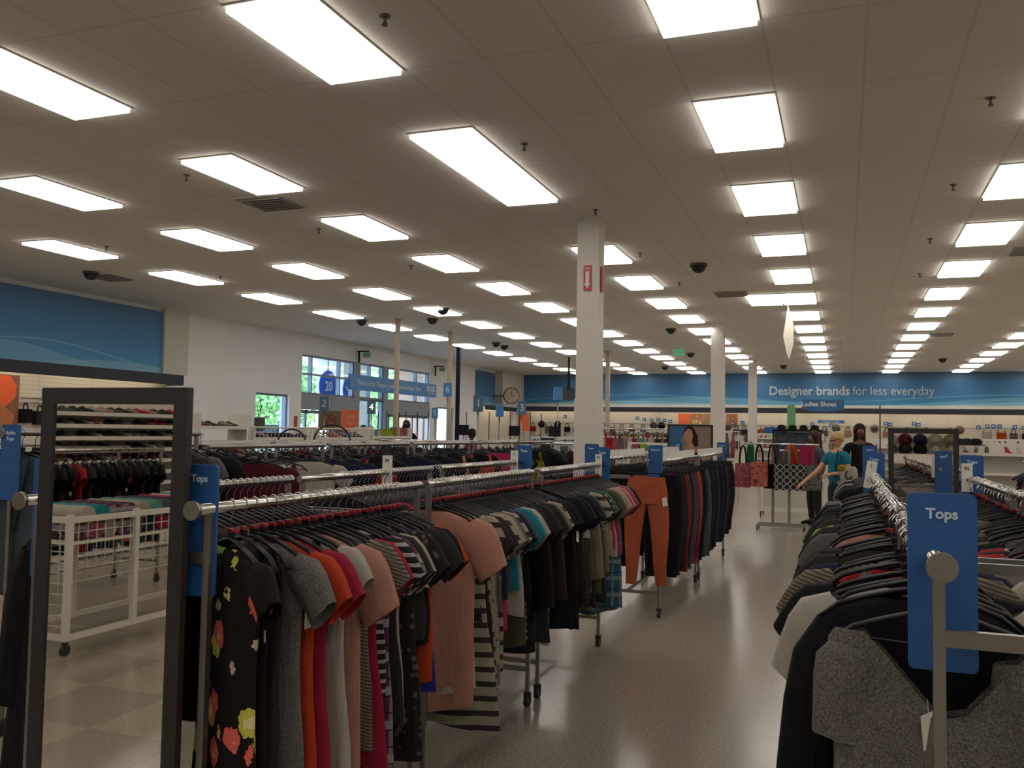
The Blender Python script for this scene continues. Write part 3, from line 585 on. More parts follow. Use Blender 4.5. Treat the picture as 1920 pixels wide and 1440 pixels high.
while y < 12.0:
    c = cols[i % len(cols)]
    if not 9.84 < y < 10.1:
        hang('pants', CM[c], (-1.53, y, 1.36), rnd.uniform(-.15, .1), '%s trousers hanging from a clip hanger on the aisle side of the trouser racks' % c, 'trousers on the aisle rail', rnd.choice((.98, 1.02, 1.05)), seed=rnd.randrange(1, 6), clip=i % 2 == 0)
    y += .13; i += 1
y = 8.0
while y < 12.0:
    if not 9.84 < y < 10.1: hang('pants', F['black'], (-2.1, y, 1.36), 0, 'black trousers on the inner rail of the trouser racks', 'trousers on the inner rail', 1.02, seed=2, clip=True)
    y += .2
tag(ob('size_card', G().slab(rrect(.05, .16, .004), -.003, .003), PAPER, loc=(XA, 6.55, 1.36)), 'white size card M at the far end of the front left rail', 'size card')
text(bpy.data.objects['size_card'], 'M', .03, (0, -.004, .055), FRONT, BLACK)
for lb, x, y, s, rz in (('white size card S on the rear left rail end', XB, 6.5, 'S', 0), ('white size card M in the middle of the rear left rail', XB, 4.45, 'M', 0), ('tilted white size card at the far end of the right aisle rail', XC-.02, 5.98, 'L', .15), ('white XL size card at the far end of the right outer rail', XD-.02, 6.0, 'XL', 0)):
    o = tag(ob('size_card', G().slab(rrect(.06, .17, .004), -.003, .003), PAPER, loc=(x, y, 1.37), rot=(0, rz, 0)), lb, 'size card'); text(o, s, .03, (0, -.004, .055), FRONT, BLACK)
# ------------------------------------------------------------------ more racks between the aisle and the checkouts
def place(t, x, y, rz=0.): t.location = (x, y, 0); t.rotation_euler = (0, 0, rz); return t
ORD = ('nearest', 'second', 'third', 'fourth', 'fifth', 'sixth')
def racks_line(x, y0, n, label, w=.55, L=1.4, gap=.14, zr=1.36, z0=None):
    for i in range(n): place(rack('%s chrome rack %s' % (ORD[i], label), -w/2, w/2, 0, L, z0 if z0 and i == 0 else zr, ends=(i == 0, i == n-1), rm=STEEL), x, y0+i*(L+gap))
racks_line(-4.33, 3.45, 6, 'in the second rack line left of the aisle', zr=1.46, z0=1.55)
racks_line(-6.75, 5.6, 4, 'in the third rack line left of the aisle', zr=1.42)
blade('blue Active Tops sign at the near end of the second rack line', -3.99, 3.38, 1.4, ('Active', 'Tops'), size=.026)
def mini(kind, c, x, y, rz, label, group, L=.75, sd=1, zr=1.36, fl=1.1):
    """distant garment: fabric and hanger only"""
    t = thing({'tank': 'sleeveless_shirt', 'dress': 'hanging_dress', 'jacket': 'hanging_jacket', 'pants': 'hanging_trousers'}.get(kind, 'hanging_shirt'), label, {'tank': 'tank top', 'pants': 'trousers', 'jacket': 'jacket', 'dress': 'dress'}.get(kind, 'shirt'), (x, y, zr), rz, group)
    me = pants_mesh(sd) if kind == 'pants' else garment(kind, sd, L, fl)
    ob('fabric', me, F[c], t); h = ob('hanger', ME['clip_hanger'] if kind == 'pants' else ME['hanger'], BLACK, t); ob('hook', ME['hook'], CHROME, h); return t
rnd = random.Random(5)
for i, (y, c, k) in enumerate(((3.5, 'slate blue', 'jacket'), (3.58, 'grey', 'jacket'), (3.66, 'charcoal', 'jacket'), (3.74, 'grey', 'jacket'), (3.83, 'slate blue', 'jacket'))):
    mini(k, c, -4.05, y, .1, '%s long sleeved jacket at the far left edge, %s' % (c, ('first on its rail', 'second on its rail', 'third on its rail', 'fourth on its rail', 'fifth on its rail')[i]), 'athletic jackets at the left edge', .85, i+1, 1.55)
mini('tank', 'lime', -4.05, 3.62, 0, 'lime green strappy garment between the jackets at the left edge', None, 1.0, 3, 1.55)
hero = {5.35: ('maroon', 'dress', 1.2), 5.6: ('maroon', 'tank', 1.2), 6.0: ('white', 'tee', 1.25), 6.25: ('navy', 'tee', 1.2), 6.5: ('navy', 'dress', 1.2), 7.1: ('red', 'tank', 1.2), 7.75: ('navy', 'tee', 1.), 8.25: ('black', 'tee', .9), 8.75: ('peach', 'tank', 1.25), 9.5: ('coral orange', 'tank', 1.15), 10.05: ('hot pink', 'dress', 1.2), 10.45: ('hot pink', 'tank', 1.2), 11.3: ('mustard', 'tank', .9), 11.7: ('black', 'dress', 1.)}
for y, (c, k, rz) in hero.items():
    mini(k, c, -3.92, y, rz-.6, '%s %s turned outward on the second rack line, seen above the front rails' % (c, {'tank': 'sleeveless top', 'dress': 'dress', 'tee': 'shirt'}[k]), 'turned out tops on the second rack line', .8, int(y*3) % 7+1, 1.46)
y = 4.0
while y < 12.5:
    if not any(-.36 < y-k < .1 for k in hero):
        c = rnd.choice(['black', 'navy', 'charcoal', 'black', 'dark brown', 'denim', 'black', 'grey']); mini(rnd.choice(('tee', 'tank', 'tee')), c, -4.05, y, rnd.uniform(-.1, .15), '%s top packed on the second rack line behind the front racks' % c, 'tops on the second rack line', .75, rnd.randrange(1, 7), 1.55 if y < 4.9 else 1.46)
    y += .11
y = 3.6
while y < 12.4:
    c = rnd.choice(['black', 'charcoal', 'navy', 'grey']); mini('tee', c, -4.6, y, 0, '%s top on the inner rail of the second rack line' % c, 'tops on the inner second rail', .75, rnd.randrange(1, 7), 1.55 if y < 4.9 else 1.46); y += .28
y = 5.7
while y < 11.7:
    c = rnd.choice(['black', 'maroon', 'charcoal', 'grey', 'navy', 'beige', 'mint' if rnd.random() < .3 else 'black', 'red' if rnd.random() < .3 else 'black']); mini(rnd.choice(('tee', 'dress', 'tank')), c, -6.48, y, rnd.uniform(-.2, .7), '%s garment on the third rack line towards the checkouts' % c, 'garments on the third rack line', .85, rnd.randrange(1, 7), 1.42); y += .16
# cross-wise dark rack in front of the checkouts
for j, (cx, cy) in enumerate(((-8.0, 15.2), (-6.4, 15.2), (-4.9, 15.2))):
    place(rack('dark clothes rack set crosswise before the checkouts, %s' % ('left one', 'middle one', 'right one')[j], -.3, .3, 0, 1.45, 1.4, ends=(False, False)), cx+.7, cy, PI/2)
    for k in range(9):
        c = rnd.choice(['black', 'charcoal', 'black', 'dark brown', 'navy']); mini('tee', c, cx-.62+k*.15, 14.9, PI/2+rnd.uniform(-.2, .2), '%s top on the crosswise rack before the checkouts' % c, 'dark tops on the crosswise racks', .8, rnd.randrange(1, 7), 1.4)
# right side: colourful rack and more racks behind the second mirror
place(rack('chrome rack of red and pink sleeveless tops at the right edge', -.27, .27, 0, 2.4, 1.36, ends=(True, True)), 2.1, 8.6)
for i in range(18):
    c = ('black', 'black', 'navy', 'pink print', 'hot pink', 'red', 'black', 'crimson', 'pink print', 'coral orange', 'black', 'dark brown', 'red', 'charcoal', 'pink print', 'black', 'grey', 'black')[i]
    mini('tank', c, 1.83, 8.65+i*.13, rnd.uniform(.2, 1.0), '%s sleeveless top on the colourful rack at the right edge' % c, 'sleeveless tops at the right edge', .8, i % 6+1)
for i in range(12):
    c = rnd.choice(['black', 'charcoal', 'black', 'white', 'grey']); mini('tee', c, .25, 7.25+i*.14, rnd.uniform(-.1, .2), '%s shirt behind the second mirror' % c, 'shirts behind the second mirror', .75, rnd.randrange(1, 7))
for i in range(10):
    c = rnd.choice(['black', 'charcoal', 'maroon', 'grey']); mini('tee', c, .82, 7.3+i*.16, rnd.uniform(-.1, .2), '%s shirt right of the second mirror' % c, 'shirts right of the second mirror', .75, rnd.randrange(1, 7))
racks_line(1.75, 3.4, 2, 'of the line beyond the right-hand racks')
for i in range(16):
    c = rnd.choice(['black', 'charcoal', 'black', 'white', 'black paisley']); mini('tee', c, 1.48, 3.5+i*.17, rnd.uniform(-.2, .2), '%s top on the rack line beyond the right-hand racks' % c, 'tops beyond the right racks', .75, rnd.randrange(1, 7))
# ------------------------------------------------------------------ small goods (shared meshes)
def shoe_mesh():
    g = G(); rr = []
    for t, w_, h_ in ((0, .024, .03), (.1, .034, .065), (.3, .036, .075), (.5, .036, .05), (.75, .042, .035), (.92, .034, .028), (1, .012, .018)):
        x = -.13+.26*t; rr.append([(x, w_*math.cos(2*PI*j/10), .012+h_/2+h_/2*math.sin(2*PI*j/10)) for j in range(10)])
    g.loft(rr); g.box(-.13, .125, -.038, .038, 0, .014); return g.mesh('shoe')
SHOE = shoe_mesh()
def heel_mesh():
    g = G(); rr = []
    for t, z, h_ in ((0, .07, .05), (.25, .06, .03), (.55, .025, .02), (.8, .008, .028), (1, .006, .014)):
        rr.append([(-.11+.22*t, .03*math.cos(2*PI*j/8), z+h_/2+h_/2*math.sin(2*PI*j/8)) for j in range(8)])
    g.loft(rr); g.path([(-.1, 0, .08), (-.105, 0, 0)], [.018, .006], 6); return g.mesh('heeled_shoe')
HEEL = heel_mesh()
def hat_mesh():
    g = G(); n = 18; rr = []
    for r, z in ((.15, 0), (.16, .012), (.095, .018), (.09, .06), (.08, .1), (.04, .115), (.005, .117)): rr.append([(r*math.cos(2*PI*j/n), r*math.sin(2*PI*j/n), z) for j in range(n)])
    g.loft(rr); return g.mesh('hat')
HAT = hat_mesh()
def bag_mesh(w=.3, h=.34, d=.09):
    g = G(); g.loft([[(x*k, y, z) for x, z in rrect(w, h, .02, 2, 0, -h/2)] for k, y in ((.97, -d/2), (1.03, -d/6), (1.03, d/6), (.97, d/2))], smooth=False); return g.mesh('bag_body')
def handle_g(w=.14, h=.3, y=0.): return G().path([(-w/2, y, -.03), (-w/2*.9, y, h*.5), (-w*.22, y, h*.93), (0, y, h), (w*.22, y, h*.93), (w/2*.9, y, h*.5), (w/2, y, -.03)], .014, 6, flat=.35)
def tote(label, x, y, z, c, hc, w=.3, h=.36, rz=0., hh=.3, grp=None):
    t = thing('tote_bag', label, 'bag', (x, y, z), rz, grp); ob('body', bag_mesh(w, h), F[c] if isinstance(c, str) else c, t)
    for yy in (-.035, .035): ob('handle', handle_g(w*.45, hh, yy), F[hc] if isinstance(hc, str) else hc, t)
    return t
def gondola(label, x, y, L, H, rz=0., levels=4, goods='shoe', seed=1, top=True, grp='shoes on the white shelf units', back=True):
    t = thing('shelf_unit', label, 'shelf unit', (x, y, 0), rz); r = random.Random(seed)
    ob('base', G().box(-L/2, L/2, -.2, .2, .02, .16), WHITE, t)
    if back: ob('back_panel', G().box(-L/2, L/2, .17, .19, .16, H), WHITE, t)
    for s in (-1, 1): ob('upright', G().box(s*L/2-.015, s*L/2+.015, -.2, .2, 0.16, H), WHITE, t)
    M = Matrix.Rotation(rz, 3, 'Z'); lo = .42
    for k in range(levels):
        z = lo+(H-.18-lo)*k/max(1, levels-1); ob('shelf', G().box(-L/2+.015, L/2-.015, -.19, .17, z-.02, z).box(-L/2+.015, L/2-.015, -.2, -.19, z-.035, z+.012), WHITE, t)
        if z < 1.15: continue
        n = int(L/.15)
        for j in range(n):
            if r.random() < .12: continue
            p = Vector((-L/2+.12+j*(L-.2)/max(1, n-1), -.03, z)); p = M @ p
            c = r.choice(['black', 'dark brown', 'white', 'charcoal', 'beige', 'red', 'navy', 'grey', 'blush pink', 'olive', 'ivory'] if goods != 'box' else ['lime', 'mustard', 'white', 'mint', 'pink print', 'beige'])
            if goods == 'box': o = ob('box', G().box(-.08, .08, -.06, .06, 0, r.uniform(.1, .2)), F[c]); nm = 'box'
            else: o = ob('shoe' if goods == 'shoe' else 'heeled_shoe', SHOE if goods == 'shoe' else HEEL, F[c]); nm = 'shoe'
            o.location = (x+p.x, y+p.y, p.z); o.rotation_euler = (0, 0, rz-PI/2+r.uniform(-.2, .2)); tag(o, '%s %s on the %s' % (c, nm, label), nm, grp)
    return t
# white wire shoe and accessory fixtures running towards the entrance (left of the checkouts)
for i, (y, L, H, gd) in enumerate(((10.55, 1.1, 1.78, 'shoe'), (12.0, 1.6, 1.62, 'shoe'), (13.8, 1.7, 1.62, 'heel'), (15.6, 1.6, 1.64, 'box'))):
    gondola(('tall white shelf unit', 'low white shelf unit', 'second low white shelf unit', 'white shelf unit with boxes')[i]+' below the shop windows', -8.5, y, L, H, PI/2, 4, gd, 20+i, grp='goods on the shelf units below the windows', back=False)
def grid_panel(label, x, y, rz, W, H, z0, s=.07):
    g = G()
    k = int(W/s)
    for i in range(k+1): g.path([(-W/2+i*W/k, 0, z0), (-W/2+i*W/k, 0, z0+H)], .0028, 4)
    k = int(H/s)
    for i in range(k+1): g.path([(-W/2, 0, z0+i*H/k), (W/2, 0, z0+i*H/k)], .0028, 4)
    t = thing('wire_grid', label, 'wire grid', (x, y, 0), rz); ob('grid', g, WIRE, t)
    ob('frame', G().tube((-W/2, 0, 0), (-W/2, 0, z0+H), .012).tube((W/2, 0, 0), (W/2, 0, z0+H), .012).tube((-W/2, 0, z0+H), (W/2, 0, z0+H), .012), WIRE, t); return t
grid_panel('white wire grid stand with accessories behind the rear left rail', -7.9, 11.3, 1.3, 1.2, .9, .7)
grid_panel('white wire grid stand nearer the window behind the rear left rail', -8.0, 13.2, 1.3, 1.5, .9, .7)
t = thing('hanging_bag', 'grey square bag with dried stems hanging in front of the small window', 'bag', (-8.8, 12, 1.76)); ob('body', bag_mesh(.14, .22, .1), F['grey'], t); ob('post', G().tube((0, 0, -1.76), (0, 0, -.21), .012), STEEL, t); ob('stems', G().path([(-.02, 0, 0), (-.05, 0, .2)], .004, 4).path([(.01, 0, 0), (.0, .02, .28)], .004, 4).path([(0, 0, .1), (.04, 0, .2)], .01, 4), F['charcoal'], t)
for i, (x, y, r_) in enumerate(((-7.2, 11.6, .28), (-7.5, 11.0, .2))):
    g = G(); g.path([(r_*math.cos(a*PI/12), 0, 1.38+r_*math.sin(a*PI/12)) for a in range(25)], .012, 6); g.tube((0, 0, 0), (0, 0, 1.1), .012)
    t = thing('ring_stand', ('large', 'smaller')[i]+' dark ring shaped scarf display stand before the shelf units', 'display stand', (x, y, 0), .4); ob('stand', g, BLACK, t)
# wire bin, shelves and rack behind the camera (seen in the standing mirror)
t = thing('wire_bin', 'white wire bin on casters holding rolled towels, seen in the standing mirror', 'wire bin', (-5.35, -1.52, 0)); hx, hy = .3, .93
fr = G()
for sx in (-1, 1):
    for sy in (-1, -.333, .333, 1): ob('post', G().box(sx*hx-.02, sx*hx+.02, sy*hy-.02, sy*hy+.02, .1, .97), WIRE, t)
    for z in (.12, .93): fr.box(sx*hx-.015, sx*hx+.015, -hy, hy, z-.02, z+.02)
for sy in (-1, 1):
    for z in (.12, .93): fr.box(-hx, hx, sy*hy-.015, sy*hy+.015, z-.02, z+.02)
ob('frame', fr, WIRE, t)
for sx in (-1, 1):
    g = G()
    for i in range(24): y = -hy+2*hy*i/23; g.path([(sx*hx, y, .5), (sx*hx, y, .93)], .0035, 4)
    for i in range(6): z = .5+.43*i/5; g.path([(sx*hx, -hy, z), (sx*hx, hy, z)], .0035, 4)
    ob('side_grid', g, WIRE, t)
for sy in (-1, 1):
    g = G()
    for i in range(8): x = -hx+2*hx*i/7; g.path([(x, sy*hy, .12), (x, sy*hy, .93)], .0035, 4)
    for i in range(12): z = .12+.81*i/11; g.path([(-hx, sy*hy, z), (hx, sy*hy, z)], .0035, 4)
    ob('end_grid', g, WIRE, t)
ob('basket_floor', G().box(-hx, hx, -hy, hy, .76, .775), WIRE, t)
for sx in (-1, 1):
    for sy in (-1, 1): ob('caster', G().tube((sx*hx-.012, sy*hy, .04), (sx*hx+.012, sy*hy, .04), .04, 14).box(sx*hx-.02, sx*hx+.02, sy*hy-.012, sy*hy+.012, .05, .1), RUBBER, t)
r = random.Random(8); cl = ['purple plaid', 'white', 'navy', 'mint', 'pink print', 'teal', 'crimson', 'slate blue', 'ivory']
for lay in range(2):
    for i in range(13-lay):
        c = 'purple plaid' if i in (3, 11) else cl[(i*4+lay) % 9]; y = -.59-.13-i*.135-lay*.06
        o = ob('rolled_towel', G().tube((-.27, 0, 0), (.27, 0, 0), .066, 14), F[c], loc=(-5.35, y, .845+lay*.105)); tag(o, '%s rolled towel in the %s layer of the mirrored wire bin' % (c, ('lower', 'upper')[lay]), 'towel', 'rolled towels in the wire bin')
gondola('long white shoe shelf reflected in the standing mirror', -8.7, -4.2, 5.0, 1.92, PI/2, 10, 'shoe', 31, grp='shoes on the mirrored shelf')
place(rack('rolling rack of black dresses reflected in the standing mirror', -.28, .28, 0, 2.6, 1.36, ends=(False, False)), -6.9, -3.2)
for i in range(22):
    c = ('black', 'black', 'charcoal', 'black', 'black floral', 'black')[i % 6] if i not in (9, 16) else 'red'
    hang('dress', F[c], (-6.62, -3.1+i*.11, 1.36), .5, '%s dress on the rack reflected in the standing mirror' % c, 'dresses reflected in the standing mirror', .9, 1.1, i % 5+1)
t13 = struct('trim_13', G().box(-1, 8, YR, YR+.06, .3, 2.4), SLATX, 'cream slatwall on the wall behind the camera')
struct('trim_14', G().box(-1, 8, YR, YR+.04, 2.6, 4.05), mural_mat('mural_rear', 0, 2.6, 4.05, 12, 1), 'blue wave graphic on the wall behind the camera')
for i in range(7):
    x = .7+i*.33; c = ('black', 'white', 'maroon', 'navy', 'ivory', 'beige', 'charcoal')[i]
    o = ob('hat', HAT, F[c], loc=(x, YR+.14, 1.56), rot=(-PI/2+.3, 0, 0)); tag(o, '%s hat on a wall peg seen in the smaller mirror' % c, 'hat', 'hats reflected in the smaller mirror')
    o = ob('cap', HAT, F[('white', 'grey', 'dark brown', 'black', 'white', 'ivory', 'black')[i]], loc=(x, YR+.14, 1.33), rot=(-PI/2+.3, 0, 0)); tag(o, '%s lower row hat seen in the smaller mirror' % ('white', 'grey', 'brown', 'black', 'second white', 'ivory', 'second black')[i], 'hat', 'hats reflected in the smaller mirror')
gondola('white low shelf reflected in the smaller mirror', 1.6, YR+1.6, 2.2, 1.25, PI, 4, 'box', 40, grp='boxes reflected in the smaller mirror')
# ------------------------------------------------------------------ signs hanging from or fixed to the room
def wall_text(s, x, size, z, bold, m=LET, sx=1.): return text(None, s, size, (x, YB-.075, z), FRONT, m, 'wall_lettering', bold, 'LEFT', .008, sx)
LETW = mat('wall_letter_white', (.5, .56, .6), .5, var=0)
o = wall_text('Designer brands', -2.88, .5, 3.42, .012, LETW, .93); o['kind'] = 'structure'; tag(o, 'bold white words Designer brands on the blue back wall', 'lettering', kind='structure')
o = wall_text('for less everyday', .3, .5, 3.42, 0., LETW, .86); tag(o, 'thin white words for less everyday on the blue back wall', 'lettering', kind='structure')
t = thing('banner', 'long blue hanging banner thanking shoppers in front of the entrance windows', 'banner', (-10, 18.9, 2.62)); 
ob('panel', G().box(-.02, .02, -2.17, 2.17, -.17, .17), LBLUE, t); ob('cable', G().tube((0, -1.9, .17), (0, -1.9, CEIL-2.62), .004, 4).tube((0, 1.9, .17), (0, 1.9, CEIL-2.62), .004, 4), STEEL, t)
text(t, 'Thank you for Shopping your Jacksonville Beach Store', .17, (.024, -.3, 0), EAST, LET, sx=.85)
text(t, 'ROSS', .2, (.024, 1.83, .035), EAST, PAPER, 'logo', .002); text(t, 'DRESS FOR LESS', .045, (.024, 1.83, -.075), EAST, PAPER, 'logo_line')
t = thing('hanging_sign', 'blue Ladies Shoes sign with curved foot hanging before the back wall', 'sign', (-.535, 25, 2.43)); n = 12
ob('panel', G().slab([(-.53, .16), (.53, .16), (.53, -.1)]+[(.53-1.06*i/n, -.1-.07*math.sin(PI*i/n)) for i in range(1, n)]+[(-.53, -.1)], -.015, .015), mat('hanging_sign_blue', (.03, .12, .28), .5), t); text(t, 'Ladies Shoes', .17, (-.1, -.02, .03), FRONT, PAPER, bold=.003)
ob('cable', G().tube((-.45, 0, .16), (-.45, 0, CEIL-2.43), .004, 4).tube((.45, 0, .16), (.45, 0, CEIL-2.43), .004, 4), STEEL, t)
t = thing('shelf_sign', 'small light blue Happy Savings strip sign before the back wall', 'sign', (-.41, 30.6, 2.09)); ob('panel', G().slab(rrect(.82, .1, .04), -.01, .01), LBLUE, t); text(t, 'Happy Savings', .09, (0, -.013, 0), FRONT, PAPER); ob('post', G().tube((0, .02, -2.09), (0, .02, 0), .008), STEEL, t)
t = thing('shelf_sign', 'dark blue Household sign above a shelf unit right of the farthest pillar', 'sign', (-2.15, 29.6, 1.78)); ob('panel', G().slab(rrect(.55, .2, .05), -.02, .02), BLUE, t); text(t, 'Accessories', .09, (0, -.024, 0), FRONT, LBLUE); ob('post', G().tube((0, .03, -1.78), (0, .03, 0), .01), STEEL, t)
t = thing('green_banner', 'tall narrow green banner with rounded top before the back wall', 'banner', (-1.6, 30, 2.2)); ob('panel', G().slab([(-.13, -1.1), (.13, -1.1), (.13, .33), (.08, .42), (-.08, .42), (-.13, .33)], -.015, .015), GREEN, t); ob('base', G().box(-.15, .15, -.12, .12, -2.2, -2.17).tube((0, 0, -2.18), (0, 0, -1.09), .015), STEEL, t)
t = thing('exit_sign', 'green lit exit sign hanging from the ceiling left of the middle pillar', 'exit sign', (-4.66, 26.7, 4.06)); ob('housing', G().box(-.16, .16, -.03, .03, -.1, .09), mat('exit_green', (.1, .4, .2), .5, emit=.25, ecol=(.2, .7, .4)), t); text(t, 'EXIT', .13, (0, -.034, -.005), FRONT, PAPER)
for i, (x, y, z, s, sz) in enumerate(((-11.4, 18, 2.18, '2', .34), (-10.15, 18, 2.1, '4', .3), (-8.55, 18, 1.98, '5', .24), (-8.25, 18, 2.5, '6', .3), (-7.3, 17.5, 2.18, '1', .34), (-6.5, 18, 2.11, '3', .3), (-7.0, 18, 2.05, '', .27), (-6.95, 22, 2.6, '', .34))):
    t = thing('lane_light', ('blue lane box numbered 2 nearest the small shop window', 'blue lane box with a lit yellow 4 before the tall window', 'light blue lane box numbered 5 low beside the narrow window', 'light blue lane box numbered 6 high behind the beige pole', 'large blue lane box numbered 1 in front of the corner graphic', 'blue lane box numbered 3 below the wall clock', 'blue lane box with blank face low between lanes 1 and 3', 'blue lane box high beside the wall clock')[i], 'lane sign', (x, y, z), .45); h_ = sz*.72
    ob('box', G().box(-h_*.42, h_*.42, -h_*.42, h_*.42, -sz/2, sz/2), mat('lane_blue_grey', (.06, .13, .22), .5) if i in (0, 1, 4, 5) else LBLUE, t)
    if s:
        M_ = mat('lane_digit_lit', (.9, .85, .6), .5, emit=1.2) if s == '4' else LET
        text(t, s, sz*.7, (0, -h_*.42-.004, 0), FRONT, M_); text(t, s, sz*.7, (h_*.42+.004, 0, 0), EAST, M_)
    ob('pole', G().tube((0, 0, -z), (0, 0, -sz/2), .012), STEEL, t)
for x, y, m_, lb, r_ in ((-9.63, 18.2, WOOD, 'beige floor to ceiling service pole in front of the thank you banner', .045), (-9.53, 20.9, WOOD, 'beige floor to ceiling service pole right of the banner', .045), (-10.98, 24.7, F['navy'], 'dark navy floor to ceiling service pole near the checkouts', .05), (-6.87, 26.85, WOOD, 'beige floor to ceiling service pole right of the nearest pillar', .06)):
    t = thing('service_pole', lb, 'pole', (x, y, 0)); ob('shaft', G().box(-r_, r_, -r_, r_, 0, CEIL), m_, t); ob('ceiling_collar', G().box(-r_*1.5, r_*1.5, -r_*1.5, r_*1.5, CEIL-.02, CEIL), m_, t)
t = thing('thin_pole', 'thin black pole standing before the back wall on the right', 'pole', (.69, 20, 0)); ob('shaft', G().tube((0, 0, 0), (0, 0, 2.27), .014), BLACK, t); ob('foot', G().tube((0, 0, 0), (0, 0, .03), .15, 16), BLACK, t)
t = thing('monitor', 'ceiling hung dark monitor with tilted screen left of the nearest pillar', 'monitor', (-8.75, 28.9, 2.9)); ob('drop_pole', G().tube((0, 0, .2), (0, 0, CEIL-2.9), .035), F['charcoal'], t); ob('screen', G().cbox((0, 0, 0), (.42, .07, .42), .5, -.25), mat('dark_screen', (.03, .04, .045), .25), t); ob('bracket', G().box(-.05, .05, -.05, .05, .2, .3), BLACK, t)
t = thing('wall_clock', 'large round beige wall clock in the far left corner', 'clock', (-12.95, 34.6, 3.08), .5); ob('case', G().tube((0, .05, 0), (0, -.02, 0), .34, 28), F['charcoal'], t); ob('face', G().tube((0, -.02, 0), (0, -.03, 0), .31, 28), WOOD, t); ob('hand', G().cbox((0, -.035, .08), (.02, .006, .2)).cbox((.07, -.035, 0), (.16, .006, .02)), BLACK, t); ob('arm', G().tube((0, .05, 0), (-.7, .4, 0), .03), STEEL, t)
t = thing('hanging_pennant', 'pale faceted pennant sign hanging from the ceiling over the main aisle', 'sign', (-1.0, 17.6, 3.6)); ob('body', G().add([(0, 0, .5), (-.09, 0, -.1), (.1, 0, .12), (.1, 0, -.25), (.02, 0, -.55), (0, .09, 0), (-.02, 0, -.45)], [(0, 1, 5), (0, 5, 2), (2, 5, 3), (3, 5, 4), (4, 5, 6), (6, 5, 1), (0, 2, 3, 4, 6, 1)]), CREAM, t); ob('cord', G().tube((0, 0, .5), (0, 0, .55), .004, 4), STEEL, t)
for i, (y, z) in enumerate(((23.6, 3.85), (29.0, 3.8))):
    t = thing('wall_bracket', 'small dark bracket lamp on the window wall, %s' % ('above the entrance' if i == 0 else 'right of the transom windows'), 'bracket', (WL+.05, y, z)); ob('arm', G().box(-.05, .35, -.02, .02, .08, .12).box(.0, .04, -.02, .02, -.25, .12), F['charcoal'], t); ob('lamp', G().box(.2, .36, -.08, .08, -.08, .06), GREEN, t)
# posters on the left: athletic poster, department card, entrance posters
t = thing('wall_poster', 'tall orange and brown athletic poster at the left edge of the slatwall', 'poster', (WL+.08, 11.35, 1.95)); ob('sheet', G().box(0, .02, -.5, .42, -.55, .5), mat('poster_brown', (.25, .1, .05), .6, var=.2), t)
g = G(); g.slab([(-.3, -.05), (.1, -.1), (.34, .1), (.36, .32), (.22, .48), (-.3, .5)], 0, .006); o = ob('red_shape', g, mat('poster_red', (.85, .12, .03), .6), t, (.022, 0, 0), (0, 0, PI/2))
g = G(); g.slab([(-.3, -.5), (.1, -.5), (.3, -.35), (.34, -.2), (.12, -.05), (-.1, .1), (-.3, .1)], 0, .006); ob('skin_shape', g, mat('poster_skin', (.5, .16, .06), .6), t, (.024, 0, 0), (0, 0, PI/2))
tag(ob('department_card', G().box(0, .02, -.12, .1, -.09, .09), LBLUE, loc=(WL+.055, 12.4, 2.14)), 'small light blue department card on the left slatwall', 'card')
def lit_poster(name, lb, y, z, wy, hz, m1, m2, txt=None):
    t = thing(name, lb, 'poster', (WL+.25, y, z)); ob('sheet', G().box(0, .01, -wy/2, wy/2, -hz/2, hz/2), m1, t)
    if m2: ob('print', G().slab([(-wy*.3, -hz*.4), (wy*.2, -hz*.4), (wy*.35, 0), (wy*.1, hz*.35), (-wy*.25, hz*.3)], 0, .004), m2, t, (.015, 0, 0), (0, 0, PI/2))
    if txt:
        for i, s in enumerate(txt): text(t, s, .15, (.016, 0, .1-.17*i), EAST, mat('poster_text', (.85, .4, .25), .5))
    ob('stand', G().box(-.02, 0, -.02, .02, -z, hz/2), STEEL, t)
PH = cloth('poster_print', (.4, .12, .08), 'paisley', (.5, .35, .2), .3)
lit_poster('entrance_poster', 'brown and red picture poster by the left entrance door', 21.75, 1.83, 1.15, .55, F['beige'], PH)
lit_poster('entrance_poster', 'orange lettered poster beside the left entrance door', 22.85, 1.85, .95, .6, ORANGE, None, ('LADIES', 'DRESSES'))
tag(ob('red_notice', G().box(0, .01, -.07, .07, -.15, .15), MC['sign_red'], loc=(WL+.01, 20.45, 1.77)), 'small red framed notice beside the small shop window', 'notice')
t = thing('window_sign', 'big round blue logo sign seen through the transom window', 'sign', (WL-1.2, 23.9, 2.9)); ob('disc', G().tube((0, 0, 0), (.04, 0, 0), .5, 28), mat('logo_blue', (.02, .1, .55), .5), t); text(t, '20', .42, (.05, -.0, 0), EAST, PAPER, bold=.01)
ob('bracket', G().tube((0, 0, .5), (0, 0, 1.4), .02), STEEL, t)
t = thing('window_sign', 'blue curved logo sign in the second transom window', 'sign', (WL-1.2, 25.2, 2.85)); ob('disc', G().tube((0, 0, 0), (.04, 0, 0), .42, 28), MC['logo_blue'], t); ob('swoosh', G().path([(.05, -.3, .1), (.05, 0, -.12), (.05, .3, .12)], .03, 6), PAPER, t); ob('bracket', G().tube((0, 0, .42), (0, 0, 1.45), .02), STEEL, t)
